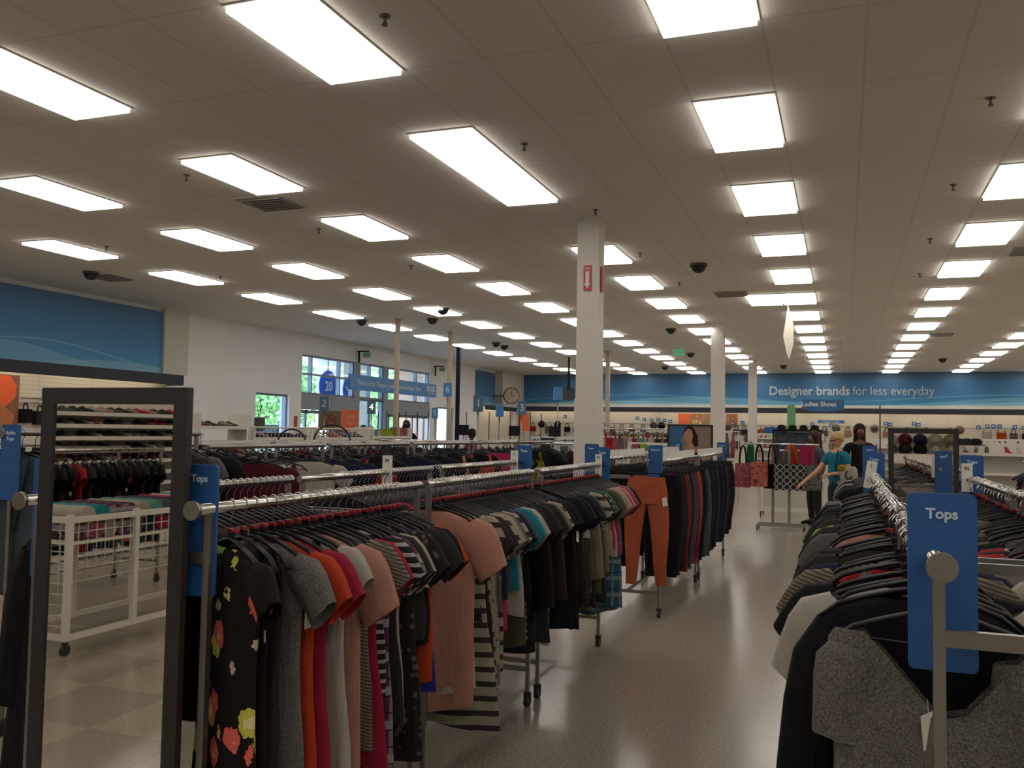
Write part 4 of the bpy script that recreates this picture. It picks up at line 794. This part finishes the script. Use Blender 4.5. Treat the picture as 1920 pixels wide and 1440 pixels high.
# lane cards and price cards on the back wall
cards = [(-13.19, 2.28), (-11.46, 2.3), (-8.26, 2.26), (-7.96, 2.2), (-7.64, 2.18), (-7.37, 2.2), (-7.1, 2.18), (-6.85, 2.14), (-9.6, 2.2), (-4.3, 2.1), (-3.9, 2.12), (-3.6, 2.1), (-1.2, 2.1), (-.5, 2.05), (1.5, 2.15), (1.65, 2.12), (2.5, 2.16), (2.65, 2.12), (4.7, 2.05), (5.0, 2.1), (5.2, 2.1), (5.4, 2.1), (5.9, 2.08), (6.2, 2.05), (6.4, 2.1), (6.7, 2.12)]
for i, (x, z) in enumerate(cards):
    o = ob('price_card', G().box(-.075, .075, -.006, 0, -.07, .07), BLUE, loc=(x, YB-.3, z)); tag(o, 'small dark blue square price card sticking out of the cream back wall', 'price card', 'price cards on the back wall'); ob('peg', G().tube((0, 0, 0), (0, .22, .0), .006, 4), STEEL, o); ob('figure', G().box(-.04, .04, -.009, -.006, -.03, .03), LET, o)
def poster(name, lb, x, y, z, w_, h_, m1, parts):
    t = thing(name, lb, 'poster', (x, y, z)); ob('sheet', G().box(-w_/2, w_/2, 0, .02, -h_/2, h_/2), m1, t)
    for i, (nm, pts, m_) in enumerate(parts): ob(nm, G().slab([(a*w_/2, b*h_/2) for a, b in pts], -.004-.002*i, 0), m_, t)
    return t
poster('wall_picture', 'orange and cream floral picture under the back valance', -5.87, YB-.12, 2.23, 1.35, .5, ORANGE, [('blossom', [(-.2, -1), (1, -1), (1, 1), (-.15, 1), (-.3, .2)], cloth('print_blossom', (.7, .5, .3), 'floral', sc=.7))])
poster('wall_picture', 'narrow orange floral picture between the two rear pillars', -4.35, YB-.12, 2.22, .45, .5, cloth('print_orange', (.9, .3, .15), 'paisley', (.9, .7, .5), .4), [])
poster('model_poster', 'large framed poster of a smiling woman above the trousers rack', -2.255, 14., 1.435, .64, .62, mat('poster_tan', (.22, .17, .12), .6, var=.1), [
    ('blue_band', [(-1, -1), (-.66, -1), (-.5, .1), (-.3, .6), (-.1, 1), (-1, 1)], mat('poster_blue', (.03, .12, .25), .6)),
    ('hair', [(-.3, .75), (-.1, .97), (.15, .9), (.35, .5), (.4, 0), (.25, -.1), (.1, .2), (-.2, .4)], F['dark brown']),
    ('face', [(-.28, .6), (-.25, .3), (-.1, .08), (.05, .1), (.14, .4), (.1, .75), (-.1, .85)], mat('poster_face', (.4, .2, .12), .6)),
    ('shoulders', [(-.7, -1), (-.5, -.5), (-.2, -.2), (-.05, .1), (.1, .1), (.25, -.15), (.7, -.2), (.8, -1)], MC['poster_face']),
    ('top', [(-.45, -1), (-.4, -.5), (-.2, -.3), (.05, -.55), (.3, -.35), (.5, -.3), (.65, -1)], F['maroon'])])
pp = [o for o in bpy.data.objects if o.name.startswith('model_poster')][0]; ob('frame', G().box(-.35, -.32, -.015, .03, -.33, .32).box(.32, .35, -.015, .03, -.33, .32).box(-.32, .32, -.015, .03, .3, .32), DARKFRAME, pp); ob('stand_leg', G().tube((0, .03, -.31), (0, .03, -1.435), .015), STEEL, pp)
# ------------------------------------------------------------------ goods on the back wall and shelf units in the distance
r = random.Random(21)
for row, z in enumerate((1.95, 1.45)):
    x = -13.0; i = 0
    while x < 8.2:
        c = r.choice(['black', 'charcoal', 'red', 'blush pink', 'dark brown', 'white', 'grey', 'purple plaid', 'navy', 'orange red', 'beige', 'pink print']); q = r.random()
        if not -6.6 < x < -5.1 or row:
            where = ('left part' if x < -7 else 'pillar part' if x < -2.5 else 'slogan part' if x < 3.4 else 'right part')
            if q < .45:
                tt = thing('handbag', '%s handbag on the %s pegs, %s of the back wall' % (c, ('upper', 'lower')[row], where), 'handbag', (x, YB-.135, z-.1), 0, 'handbags on the back wall'); ob('body', bag_mesh(.26, .22, .1), F[c], tt); ob('handle', handle_g(.14, .16), F['black'], tt)
            elif q < .6:
                o = ob('hat', HAT, F[c], loc=(x, YB-.09, z), rot=(PI/2, 0, 0)); tag(o, '%s hat on the %s pegs, %s of the back wall' % (c, ('upper', 'lower')[row], where), 'hat', 'hats on the back wall')
            elif q < .85:
                o = ob('wall_garment', garment('tank', 3, .55, 1.1), F[c], loc=(x, YB-.13, z+.15)); tag(o, '%s small garment on the %s pegs, %s of the back wall' % (c, ('upper', 'lower')[row], where), 'garment', 'garments on the back wall')
        x += r.uniform(.3, .5); i += 1
o = ob('wall_rail', G().tube((WL+.5, YB-.2, 2.02), (XR-.1, YB-.2, 2.02), .012), STEEL); tag(o, 'long thin hang rail across the cream back wall', 'rail')
for i, (x, y, L, H, gd) in enumerate(((-9.6, 31, 2.4, 1.45, 'shoe'), (-7, 29.5, 2.2, 1.5, 'shoe'), (-5.2, 25.5, 2.0, 1.66, 'box'), (-6.6, 33.5, 2.4, 1.5, 'heel'), (-4.6, 31, 1.8, 1.62, 'heel'), (-1.9, 33.5, 2.4, 1.7, 'heel'), (.9, 27.5, 2.2, 1.52, 'shoe'), (3.6, 27.5, 2.4, 1.62, 'heel'), (1.0, 33, 2.6, 1.55, 'heel'), (4.2, 33, 2.6, 1.6, 'shoe'), (7, 30, 2.4, 1.5, 'heel'), (2.4, 16.5, 1.6, 1.55, 'heel'), (3.9, 16.5, 1.2, 1.5, 'shoe'), (-3.5, 18.2, 1.3, 1.42, 'box'))):
    gondola(['white shelf unit left of the far wall gap', 'white shelf unit beyond the checkouts', 'white shelf unit left of the middle pillar', 'white shelf unit against the left back wall', 'white shelf unit left of the farthest pillar', 'white shelf unit before the slogan wall', 'white shoe shelf behind the shoppers', 'white heel shelf right of the thin black pole', 'white heel shelf under the slogan', 'white shoe shelf under the slogan end', 'white heel shelf far right', 'white heel shelf behind the colourful rack', 'white shoe shelf at the right edge', 'white shelf just behind the dark trousers'][i], x, y, L, H, 0, 4, gd, 60+i, grp='shoes and boxes on the distant shelf units')
# hat display row above the shelves near the second mirror
for i in range(8):
    x = 1.1+i*.13; o = ob('hat', HAT, F[('black', 'charcoal', 'dark brown', 'black')[i % 4]], loc=(x, 16.2+.02*i, 1.56 if i < 5 else 1.5)); 
    tag(o, 'dark hat in the stack beside the thin black pole', 'hat', 'dark hats on the shelf by the thin pole')
# dark framed display and counter behind the shoppers
t = thing('display_frame', 'dark framed accessory display behind the shopper in teal', 'display', (-1.05, 22, 0)); ob('frame', G().box(-.55, -.51, -.02, .02, 0, 1.75).box(.51, .55, -.02, .02, 0, 1.75).box(-.55, .55, -.02, .02, 1.71, 1.75), BLACK, t); ob('panel', G().box(-.5, .5, .03, .05, .6, 1.7), cloth('print_display', (.05, .12, .15), 'paisley', (.4, .1, .08), .5), t)
for i in range(4): o = ob('hat', HAT, F['black'], loc=(-1.4+i*.25, 22, 1.752)); tag(o, 'black hat on top of the dark framed display', 'hat', 'black hats on the dark framed display')
place(rack('white-tabbed rack of bright small garments behind the nearest pillar', -.25, .25, 0, 1.7, 1.72, ends=(False, False)), -4.2, 22.3, PI/2)
for i in range(14):
    c = ('hot pink', 'white', 'red', 'pink print', 'ivory', 'grey', 'blush pink', 'white', 'crimson', 'mint', 'white', 'orange red', 'pink print', 'charcoal')[i]
    mini('tank', c, -5.8+i*.12, 22.05, rnd.uniform(-.3, .9), '%s small garment on the bright rack right of the nearest pillar' % c, 'bright garments right of the nearest pillar', .55, i % 6+1, 1.72)
# ------------------------------------------------------------------ tote bag rack in the aisle
t = thing('bag_rack', 'chrome four-wheeled rack hung with tote bags in the main aisle', 'bag rack', (-1.03, 16.1, 0))
for x in (-.135, .135): ob('post', G().box(x-.022, x+.022, -.02, .02, .06, 1.46), STEEL, t)
ob('base_bar', G().box(-.4, .4, -.2, -.165, .06, .09), STEEL, t); ob('base_bar', G().box(-.4, .4, .165, .2, .06, .09), STEEL, t); ob('base_link', G().box(-.15, -.12, -.165, .165, .06, .09).box(.12, .15, -.165, .165, .06, .09), STEEL, t)
for x in (-.38, .38):
    for y in (-.18, .18): ob('caster', G().tube((x-.012, y, .03), (x+.012, y, .03), .03, 12).box(x-.01, x+.01, y-.01, y+.01, .04, .065), RUBBER, t)
ob('rail', G().tube((-.62, 0, 1.46), (.62, 0, 1.46), .014), CHROME, t); ob('arm', G().box(-.62, -.6, -.3, .3, 1.44, 1.46).box(.6, .62, -.3, .3, 1.44, 1.46), STEEL, t)
QF = cloth('print_quatrefoil', (.03, .03, .03), 'ring', (.6, .57, .5)); CP = cloth('print_coral_bag', (.8, .22, .16), 'paisley', (.4, .08, .06), .6); ZZ = cloth('print_zigzag', (.6, .06, .05), 'zigzag', (.3, .2, .15)); HG = cloth('print_heather_bag', (.25, .24, .22), 'paisley', (.06, .06, .06), .7)
for lb, x, y, z, c, hc, w_, h_, hh in (
    ('coral patterned tote with black handles on the left of the bag rack', -1.37, 15.82, 1.15, CP, 'black', .27, .42, .3), ('dark tote behind the coral patterned one', -1.17, 15.95, 1.12, 'black', 'maroon', .26, .42, .33),
    ('large black and white quatrefoil tote with red and pink handles', -.86, 15.8, 1.13, QF, 'orange red', .52, .44, .32), ('red zigzag bag peeking out under the quatrefoil tote', -.88, 15.9, .82, ZZ, 'red', .26, .13, .12),
    ('dark grey patterned tote at the right end of the bag rack', -.5, 15.82, 1.12, HG, 'crimson', .24, .42, .32), ('pink and grey print bag at the left end of the bag rack', -1.66, 16.0, 1.12, 'pink print', 'charcoal', .26, .42, .3),
    ('green bag hanging behind the coral tote', -1.55, 16.2, 1.42, 'green', 'green', .12, .4, .06), ('pink bag hanging behind the quatrefoil tote', -.62, 16.2, 1.42, 'hot pink', 'hot pink', .22, .3, .06), ('orange bag hanging behind the quatrefoil tote handles', -.83, 16.25, 1.42, 'coral orange', 'coral orange', .13, .3, .06), ('slate bag hanging behind the dark tote', -1.13, 16.2, 1.4, 'slate blue', 'navy', .13, .3, .06)):
    tote(lb, x, y, z, c, hc, w_, h_, 0, hh, 'bags on the aisle bag rack')
bb = [o for o in bpy.data.objects if o.get('label') == 'coral patterned tote with black handles on the left of the bag rack'][0]; text(bb, 'SS', .09, (-.05, -.052, -.33), FRONT, BLACK)
t = thing('wire_stand', 'white wheeled wire stand behind the bag rack', 'display stand', (-1.1, 18.9, 0))
ob('frame', G().box(-.5, .5, -.02, .02, 1.3, 1.33).box(-.5, -.47, -.02, .02, .1, 1.5).box(.47, .5, -.02, .02, .1, 1.5).box(-.5, .5, -.3, -.27, .1, .13).box(-.5, .5, .27, .3, .1, .13), WIRE, t)
for x in (-.48, .48):
    for y in (-.28, .28): ob('caster', G().tube((x-.012, y, .05), (x+.012, y, .05), .05, 12), RUBBER, t)
grid_panel('white wire grid wall with hanging scarves between the rear pillars', -3.2, 24, 0, 1.2, .9, .8)
for i in range(7):
    o = ob('scarf', G().path([(0, 0, 1.66), (.01, -.02, 1.35), (.02*((i % 3)-1), -.03, 1.0)], [.03, .05, .06], 8, flat=.4), F[('crimson', 'black', 'maroon', 'crimson', 'white', 'grey', 'pink print')[i]], loc=(-3.7+i*.16, 23.96, 0)); tag(o, '%s scarf on the white wire grid between the rear pillars' % ('crimson', 'black', 'maroon', 'second crimson', 'white', 'grey', 'pink print')[i], 'scarf', 'scarves on the wire grid')
# ------------------------------------------------------------------ checkouts and carts with tall poles
for i, (x, y) in enumerate(((-11.3, 18.6), (-11.4, 20.9), (-8.6, 26.2), (-7.4, 28.2))):
    t = thing('checkout_counter', 'grey checkout counter, %s in the row from the left' % ('first', 'second', 'third', 'last')[i], 'checkout counter', (x, y, 0), .3)
    ob('body', G().box(-.9, .9, -.35, .35, 0, .95), F['grey'], t); ob('counter_top', G().box(-.95, .95, -.4, .4, .95, 1.0), WOOD, t); ob('monitor', G().box(-.2, .2, .1, .14, 1.12, 1.42).box(-.03, .03, .1, .13, 1.0, 1.12), BLACK, t); ob('printer', G().box(.4, .65, -.1, .15, 1.0, 1.18), F['grey'], t)
r = random.Random(9)
for i in range(18):
    y = (22.9, 23.9)[i % 2]; x = (-.56+.0135*i)*y
    t = thing('shopping_cart', 'shopping cart with tall thin anti-theft pole waiting near the far left corner', 'shopping cart', (x, y, 0), r.uniform(-.15, .15), 'shopping carts with tall poles')
    g = G()
    for a in (-.22, .22): g.tube((a, -.3, .95), (a, .45, .85), .01, 5).tube((a, -.3, .55), (a, .4, .5), .01, 5).tube((a, -.35, .15), (a, .4, .12), .012, 5).tube((a, -.35, .15), (a, -.3, 1.0), .012, 5)
    g.tube((-.22, -.3, 1.0), (.22, -.3, 1.0), .014, 6).tube((-.22, .45, .85), (.22, .45, .85), .01, 5)
    for k in range(6): g.tube((-.22, -.25+.13*k, .53), (-.22, -.25+.13*k, .93), .004, 4).tube((.22, -.25+.13*k, .53), (.22, -.25+.13*k, .93), .004, 4)
    ob('basket', g, F['charcoal'], t); ob('pole', G().tube((0, -.3, .5), (0, -.3, 2.12), .014, 6), F['dark brown'] if i % 2 else BLACK, t)
    for a in (-.2, .2):
        for b in (-.33, .38): ob('wheel', G().tube((a-.012, b, .055), (a+.012, b, .055), .055, 10), RUBBER, t)
t = thing('red_poster', 'orange card on a stand among the cart poles', 'poster', (-8.6, 24, 1.9)); ob('sheet', G().box(-.17, .17, -.01, .01, -.28, .25), ORANGE, t); ob('stand', G().tube((0, .02, -1.9), (0, .02, -.28), .012), STEEL, t); ob('cap', G().box(-.07, .07, -.012, .012, .3, .45), BLUE, t); ob('link', G().tube((0, 0, .25), (0, 0, .3), .008), STEEL, t)
for i, (x, y) in enumerate(((-9.15, 21), (-7.9, 21.4), (-6.85, 21.5))):
    t = thing('card_reader_stand', 'dark flat screen on a pole, %s of three before the cart poles' % ('left', 'middle', 'right')[i], 'screen', (x, y, 0)); ob('pole', G().tube((0, 0, 0), (0, 0, 1.55), .02), STEEL, t); ob('screen', G().cbox((0, -.02, 1.62), (.3, .04, .26)), BLACK, t); ob('foot', G().tube((0, 0, 0), (0, 0, .02), .18, 16), STEEL, t)
# goods on the left slatwall
for i in range(7):
    c = ('black', 'charcoal', 'navy', 'pink print', 'lime', 'red', 'black')[i]; tt = thing('sports_bag', '%s sports bag hanging on the left slatwall under the hook bar' % c, 'bag', (WL+.12, 11.9+i*.3, 1.86-.03*i), PI/2, 'bags on the left slatwall'); ob('body', bag_mesh(.22, .25, .1), F[c], tt); ob('handle', handle_g(.1, .1), F['black'], tt)
o = ob('hook_bar', G().tube((WL+.12, 11.8, 2.06), (WL+.12, 13.2, 2.06), .015).tube((WL+.12, 11.8, 1.98), (WL+.12, 14, 1.96), .01), STEEL); tag(o, 'dark metal hook bar on the left slatwall', 'hook bar')
# ------------------------------------------------------------------ people
def skin_obj(name, verts, edges, radii, m, parent, sub=2, root=0):
    me = bpy.data.meshes.new(name); me.from_pydata(verts, edges, []); o = bpy.data.objects.new(name, me); COL.objects.link(o); o.parent = parent; me.materials.append(m)
    s = o.modifiers.new('skin', 'SKIN'); s.use_smooth_shade = True; lay = me.skin_vertices[0] if len(me.skin_vertices) else None
    if lay is None: bpy.context.view_layer.update(); lay = me.skin_vertices[0]
    for i, rr in enumerate(radii): lay.data[i].radius = rr if isinstance(rr, tuple) else (rr, rr); lay.data[i].use_root = i == root
    sb = o.modifiers.new('subd', 'SUBSURF'); sb.levels = sub; sb.render_levels = sub; return o
def hand_chains(V, Ed, Rd, wi, wrist, d, up):
    """palm and five fingers grown from wrist vertex wi along direction d"""
    d = Vector(d).normalized(); sd = d.cross(Vector(up)).normalized(); pa = Vector(wrist)+d*.07; V.append(tuple(pa)); Rd.append((.034, .018)); pi_ = len(V)-1; Ed.append((wi, pi_))
    for k, (o_, L) in enumerate(((-.03, .06), (-.01, .072), (.01, .068), (.03, .055))):
        b = pa+d*.03+sd*o_; V.append(tuple(b)); Rd.append(.01); Ed.append((pi_, len(V)-1)); m_ = b+d*L*.5-Vector(up)*.008; V.append(tuple(m_)); Rd.append(.009); Ed.append((len(V)-2, len(V)-1)); e = m_+d*L*.4-Vector(up)*.022; V.append(tuple(e)); Rd.append(.008); Ed.append((len(V)-2, len(V)-1))
    b = Vector(wrist)+d*.035-sd*.04; V.append(tuple(b)); Rd.append(.012); Ed.append((wi, len(V)-1)); V.append(tuple(b+d*.045-sd*.012-Vector(up)*.01)); Rd.append(.01); Ed.append((len(V)-2, len(V)-1))
def person(label, x, y, rz, skin, shirt, trousers, hair, hairlen=0, s=1., arms=None, sunglasses=False, head_tilt=(0, 0), girth=1., legs=None):
    t = thing('person', label, 'person', (x, y, 0), rz); t.scale = (s, s, s)
    A = arms or [[(-.19, 0, 1.36), (-.25, .02, 1.08), (-.24, -.06, .84)], [(.19, 0, 1.36), (.25, .02, 1.08), (.24, -.06, .84)]]
    Lg = legs or [[(-.09, 0, .86), (-.1, -.02, .48), (-.1, .02, .08), (-.11, -.12, .035)], [(.09, 0, .86), (.1, -.02, .48), (.1, .02, .08), (.11, -.12, .035)]]
    V = [(0, 0, .93), (0, 0, 1.1), (0, 0, 1.28), (0, 0, 1.4), (0, -.005, 1.46), (0, -.015, 1.52)]; Ed = [(i, i+1) for i in range(5)]; Rd = [(.15*girth, .11*girth), (.13*girth, .1*girth), (.15*girth, .1*girth), (.1, .07), (.052, .052), (.05, .055)]
    for arm in A:
        i0 = len(V); V += arm; Rd += [.06, .043, .028]; Ed += [(3, i0), (i0, i0+1), (i0+1, i0+2)]; dd = Vector(arm[2])-Vector(arm[1]); hand_chains(V, Ed, Rd, i0+2, arm[2], dd, (0, -.3, 1) if abs(dd.normalized().z) < .8 else (0, -1, 0))
    for lg in Lg:
        i0 = len(V); V += lg; Rd += [.085*girth, .055, .038, (.04, .03)]; Ed += [(0, i0), (i0, i0+1), (i0+1, i0+2), (i0+2, i0+3)]
    body = skin_obj('body', V, Ed, Rd, skin, t, 1)
    # head with face
    hd = bpy.data.objects.new('head', None); 
    g = G(); n = 20; rr = []
    for i in range(15):
        a = PI*i/14; a = min(max(a, .06), PI-.06); z = .118*math.cos(a); wdt = .076*math.sin(a)**.8*(1-.12*max(0, -math.cos(a))); ring_ = []
        for j in range(n):
            q = 2*PI*j/n; xx = wdt*math.cos(q); yy = .094*math.sin(a)**.8*math.sin(q)
            if math.sin(q) < 0:
                f = max(0, -math.sin(q))**6; yy -= f*(.022*math.exp(-((z+.018)/.02)**2)+.008*math.exp(-((z+.085)/.02)**2)+.005*math.exp(-((z+.052)/.012)**2)); yy += f*.5*0
                e = math.exp(-((z-.012)/.014)**2)*math.exp(-((abs(xx)-.03)/.014)**2); yy += .008*e
            ring_.append((xx, yy, z))
        rr.append(ring_)
    g.loft(rr); g.sph((-.078, .008, -.01), (.012, .02, .03), 8, 6); g.sph((.078, .008, -.01), (.012, .02, .03), 8, 6)
    hp = (0, -.02, 1.61); rot = (head_tilt[0], 0, head_tilt[1])
    bpy.data.objects.remove(hd); H_ = ob('head', g, skin, t, hp, rot)
    ob('eyes', G().sph((-.03, -.083, .012), (.012, .008, .008), 8, 6).sph((.03, -.083, .012), (.012, .008, .008), 8, 6), PAPER if not sunglasses else BLACK, H_); ob('mouth', G().sph((0, -.092, -.054), (.024, .006, .006), 8, 5), MC['cloth_maroon'], H_)
    if sunglasses: ob('sunglasses', G().sph((-.033, -.095, .012), (.028, .01, .02), 10, 6).sph((.033, -.095, .012), (.028, .01, .02), 10, 6).tube((-.06, -.09, .015), (-.08, .01, .015), .004, 5).tube((.06, -.09, .015), (.08, .01, .015), .004, 5).tube((-.01, -.1, .015), (.01, -.1, .015), .004, 5), mat('glasses_red', (.12, .015, .015), .3), H_)
    g = G(); rr = []
    for i in range(9):
        a = .05+(PI*.62)*i/8; z = .13*math.cos(a); ring_ = []
        for j in range(n):
            q = 2*PI*j/n; k = 1.16+.05*math.sin(5*q+i); yy = .098*math.sin(a)**.8*math.sin(q)*k; zz = z+.012
            if math.sin(q) < -.2: zz = max(zz, .045+.02*math.sin(3*q)); yy = max(yy, -.098)
            ring_.append((.084*math.sin(a)**.8*math.cos(q)*k, yy+.012, zz))
        rr.append(ring_)
    if hairlen:
        for i in range(5):
            zz = -.06-hairlen*(i+1)/5; rr.append([(.1*math.cos(2*PI*j/n)*(1+.1*i*.5), max(.02+.07*math.sin(2*PI*j/n)*1.1, -.03)+.01*i, zz) for j in range(n)])
    ob('hair', g.loft(rr), hair, H_)
    # clothing over the body
    V = [(0, 0, .84), (0, 0, 1.1), (0, 0, 1.28), (0, 0, 1.395), (0, 0, 1.43)]; Ed = [(i, i+1) for i in range(4)]; Rd = [(.178*girth, .135*girth), (.16*girth, .128*girth), (.17*girth, .125*girth), (.12, .088), (.075, .065)]
    for arm in A:
        a0, a1 = Vector(arm[0]), Vector(arm[1]); i0 = len(V); V += [tuple(a0), tuple(a0.lerp(a1, .62))]; Rd += [.078, .07]; Ed += [(3, i0), (i0, i0+1)]
    skin_obj('shirt', V, Ed, Rd, shirt, t, 2)
    V = [(0, 0, 1.02), (0, 0, .88)]; Ed = [(0, 1)]; Rd = [(.165*girth, .125*girth), (.165*girth, .125*girth)]
    for lg in Lg: i0 = len(V); V += lg[:3]; Rd += [.105*girth, .072, .056]; Ed += [(1, i0), (i0, i0+1), (i0+1, i0+2)]
    skin_obj('trousers', V, Ed, Rd, trousers, t, 2)
    for lg in Lg:
        a = lg[3]; g = G(); g.loft([[(a[0]+w_*math.cos(q*PI/5), a[1]+yy, .004+h_*(.5+.5*math.sin(q*PI/5))) for q in range(10)] for yy, w_, h_ in ((-.09, .02, .04), (-.05, .045, .055), (.03, .04, .07), (.12, .04, .1), (.165, .025, .08))]); ob('shoe', g, F['black'], t)
    return t
HB = mat('hair_blonde', (.42, .27, .1), .5, var=.25, vs=60); HD = mat('hair_dark', (.02, .014, .012), .45, var=.2, vs=60); HBR = mat('hair_brown', (.05, .028, .018), .5, var=.2, vs=60)
for m_ in (HD, HBR, SKIN2): m_.node_tree.nodes['Principled BSDF'].inputs['Specular IOR Level'].default_value = .1; m_.node_tree.nodes['Principled BSDF'].inputs['Roughness'].default_value = .8
p = person('blonde shopper in a teal short sleeved shirt reaching for the tote bags', -.1, 15.0, -.85, SKIN, F['turquoise'], F['denim'], HB, 0, .965,
    [[(-.19, 0, 1.36), (-.24, -.2, 1.1), (-.3, -.42, .93)], [(.19, 0, 1.36), (.27, -.02, 1.1), (.12, -.24, 1.06)]], True, (.25, 0), 1.12)
ob('shoulder_strap', G().path([(.12, -.14, 1.0), (.13, -.16, 1.2), (.12, -.1, 1.44), (.12, .06, 1.44), (.13, .16, 1.2)], .014, 6, flat=.4), F['navy'], p)
tt = thing('draped_garment', 'white printed garment held over the arm of the shopper in teal', 'garment', (.06, 14.75, 0)); ob('cloth', G().loft([[(a*math.cos(2*PI*j/14)*(1+.15*math.sin(4*2*PI*j/14)), .06*math.sin(2*PI*j/14), z) for j in range(14)] for a, z in ((.09, 1.15), (.12, 1.1), (.13, 1.0), (.11, .92), (.09, .84))]), F['white'], tt); ob('print', G().path([(-.03, -.06, 1.08), (-.05, -.075, 1.0), (0, -.08, .95), (.05, -.07, 1.0)], .012, 6), F['dark brown'], tt); ob('lining', G().sph((-.09, -.01, 1.12), (.08, .05, .06), 10, 8), F['mustard'], tt)
person('shopper with long dark hair in a black printed shirt behind the teal shopper', .25, 17.2, .2, SKIN2, F['black'], F['charcoal'], HD, .3, 1.06)
person('shopper in a slate blue shirt partly hidden behind the bag rack', -.52, 17.3, -.9, SKIN2, F['slate blue'], F['charcoal'], HBR, .05, .98)
person('customer with raised arm and sunglasses pushed up by the right entrance door', -11.3, 22.0, .3, SKIN, F['navy'], F['denim'], HBR, .05, 1.07, [[(-.19, 0, 1.36), (-.38, -.1, 1.25), (-.18, -.2, 1.42)], [(.19, 0, 1.36), (.25, .02, 1.08), (.24, -.06, .84)]])
person('dark haired customer in black standing before the raised-arm customer', -10.45, 20.3, 2.8, SKIN2, F['black'], F['charcoal'], HD, .12, 1.0)
person('customer whose head shows in front of the window between the doors', -12.6, 21.9, 2.2, SKIN2, F['maroon'], F['charcoal'], HD, 0, .98)
person('cashier bent over the last checkout', -8.75, 20.6, 2.5, SKIN2, F['crimson'], F['black'], HD, .05, .95)
# ------------------------------------------------------------------ outside the windows
struct('ground_outside', G().box(-60, WL-.3, 5, 60, -.25, -.05), mat('pale_concrete', (.6, .58, .54), .9), 'pale concrete walk outside')
STU = mat('stucco_peach', (.62, .42, .33), .9); STW = mat('stucco_white', (.8, .77, .7), .9)
struct('canopy_soffit', G().box(-19.3, WL-.3, 14, 40, 4.3, 4.6), STW, 'white canopy soffit over the entrance walk')
for i, (x, y) in enumerate(((-18.6, 30.6), (-18.6, 37.0))):
    o = ob('canopy_pier', G().box(-.6, .6, -.9, .9, -.1, 4.3), (STW, STU)[i], loc=(x, y, 0)); tag(o, ('white', 'peach')[i]+' stucco pier holding the canopy outside', 'pier', kind='structure')
LEAF = mat('tree_leaves', (.2, .42, .14), .7, var=.35, vs=3); LEAF2 = mat('tree_leaves_light', (.35, .6, .25), .7, var=.3, vs=3); BARK = mat('bark', (.12, .09, .07), .9)
def tree(label, x, y, h, s, m_, seed):
    r = random.Random(seed); t = thing('tree', label, 'tree', (x, y, -.05)); ob('trunk', G().path([(0, 0, 0), (.1, 0, h*.3), (-.05, .1, h*.55)], [.22, .16, .1], 8).path([(.05, 0, h*.35), (.8*s, .5, h*.6)], [.1, .04], 6).path([(0, 0, h*.4), (-.7*s, -.4, h*.65)], [.1, .04], 6), BARK, t)
    g = G()
    for _ in range(2600):
        a, b, q = r.uniform(0, 2*PI), r.uniform(-1, 1), r.random()**.35; c = Vector((math.cos(a)*math.sqrt(1-b*b)*2.4*s*q, math.sin(a)*math.sqrt(1-b*b)*2.4*s*q, h*.58+b*h*.42*q)); u = Vector((r.uniform(-1, 1), r.uniform(-1, 1), r.uniform(-1, 1))).normalized(); v = u.orthogonal().normalized(); l_ = r.uniform(.1, .2)
        g.add([c-u*l_, c+v*l_*.6, c+u*l_, c-v*l_*.6], [(0, 1, 2, 3)])
    ob('foliage', g, m_, t)
for i, (x, y, h_, s_, m_) in enumerate(((-26, 35.5, 5.5, 1.3, LEAF), (-24, 42, 5.0, 1.2, LEAF2), (-27.5, 49, 5.5, 1.2, LEAF), (-34, 41, 7, 1.4, LEAF2), (-33, 60, 6, 1.4, LEAF), (-40, 50, 7, 1.6, LEAF), (-33, 29, 6, 1.4, LEAF2), (-22, 56, 5, 1.1, LEAF2))):
    tree('%s leafy tree outside, %s' % (('dark green', 'light green')[m_ is LEAF2], ('seen through the small window', 'right of the small window view', 'behind the left entrance door', 'far beyond the canopy', 'seen through the narrow right window', 'farthest beyond the parking', 'left behind the parked car', 'between the piers')[i]), x, y, h_, s_, m_, i+3)
t = thing('parked_car', 'white parked car seen through the small shop window', 'car', (-21.0, 29.3, -.05), 1.25); t.scale = (1.15, 1.15, 1.22)
ob('car_body', G().loft([[(x, w_*a, z0+b*(z1-z0)) for a, b in ((-1, 0), (1, 0), (1.02, .6), (.95, 1), (-.95, 1), (-1.02, .6))] for x, w_, z0, z1 in ((-2.2, .75, .35, .75), (-2.0, .85, .28, .95), (-.9, .88, .26, 1.0), (1.2, .88, .26, 1.0), (2.0, .85, .28, .85), (2.25, .72, .35, .7))]), STW, t)
ob('cabin', G().loft([[(x, w_*a, z) for a in (-1, 1) for z in ((.98, z1) if a < 0 else (z1, .98))] for x, w_, z1 in ((-1.5, .78, 1.0), (-1.0, .72, 1.42), (.3, .72, 1.45), (1.1, .78, 1.0))], smooth=False), mat('car_glass', (.05, .08, .1), .1), t)
for x in (-1.4, 1.4):
    for y in (-.82, .82): ob('wheel', G().tube((x, y-.1, .32), (x, y+.1, .32), .32, 18), RUBBER, t)
tag(ob('waste_bin', G().box(-.3, .3, -.3, .3, 0, 1.0), mat('bin_blue', (.02, .12, .5), .6), loc=(-16.5, 28.2, -.05)), 'blue bin outside the middle entrance window', 'bin')
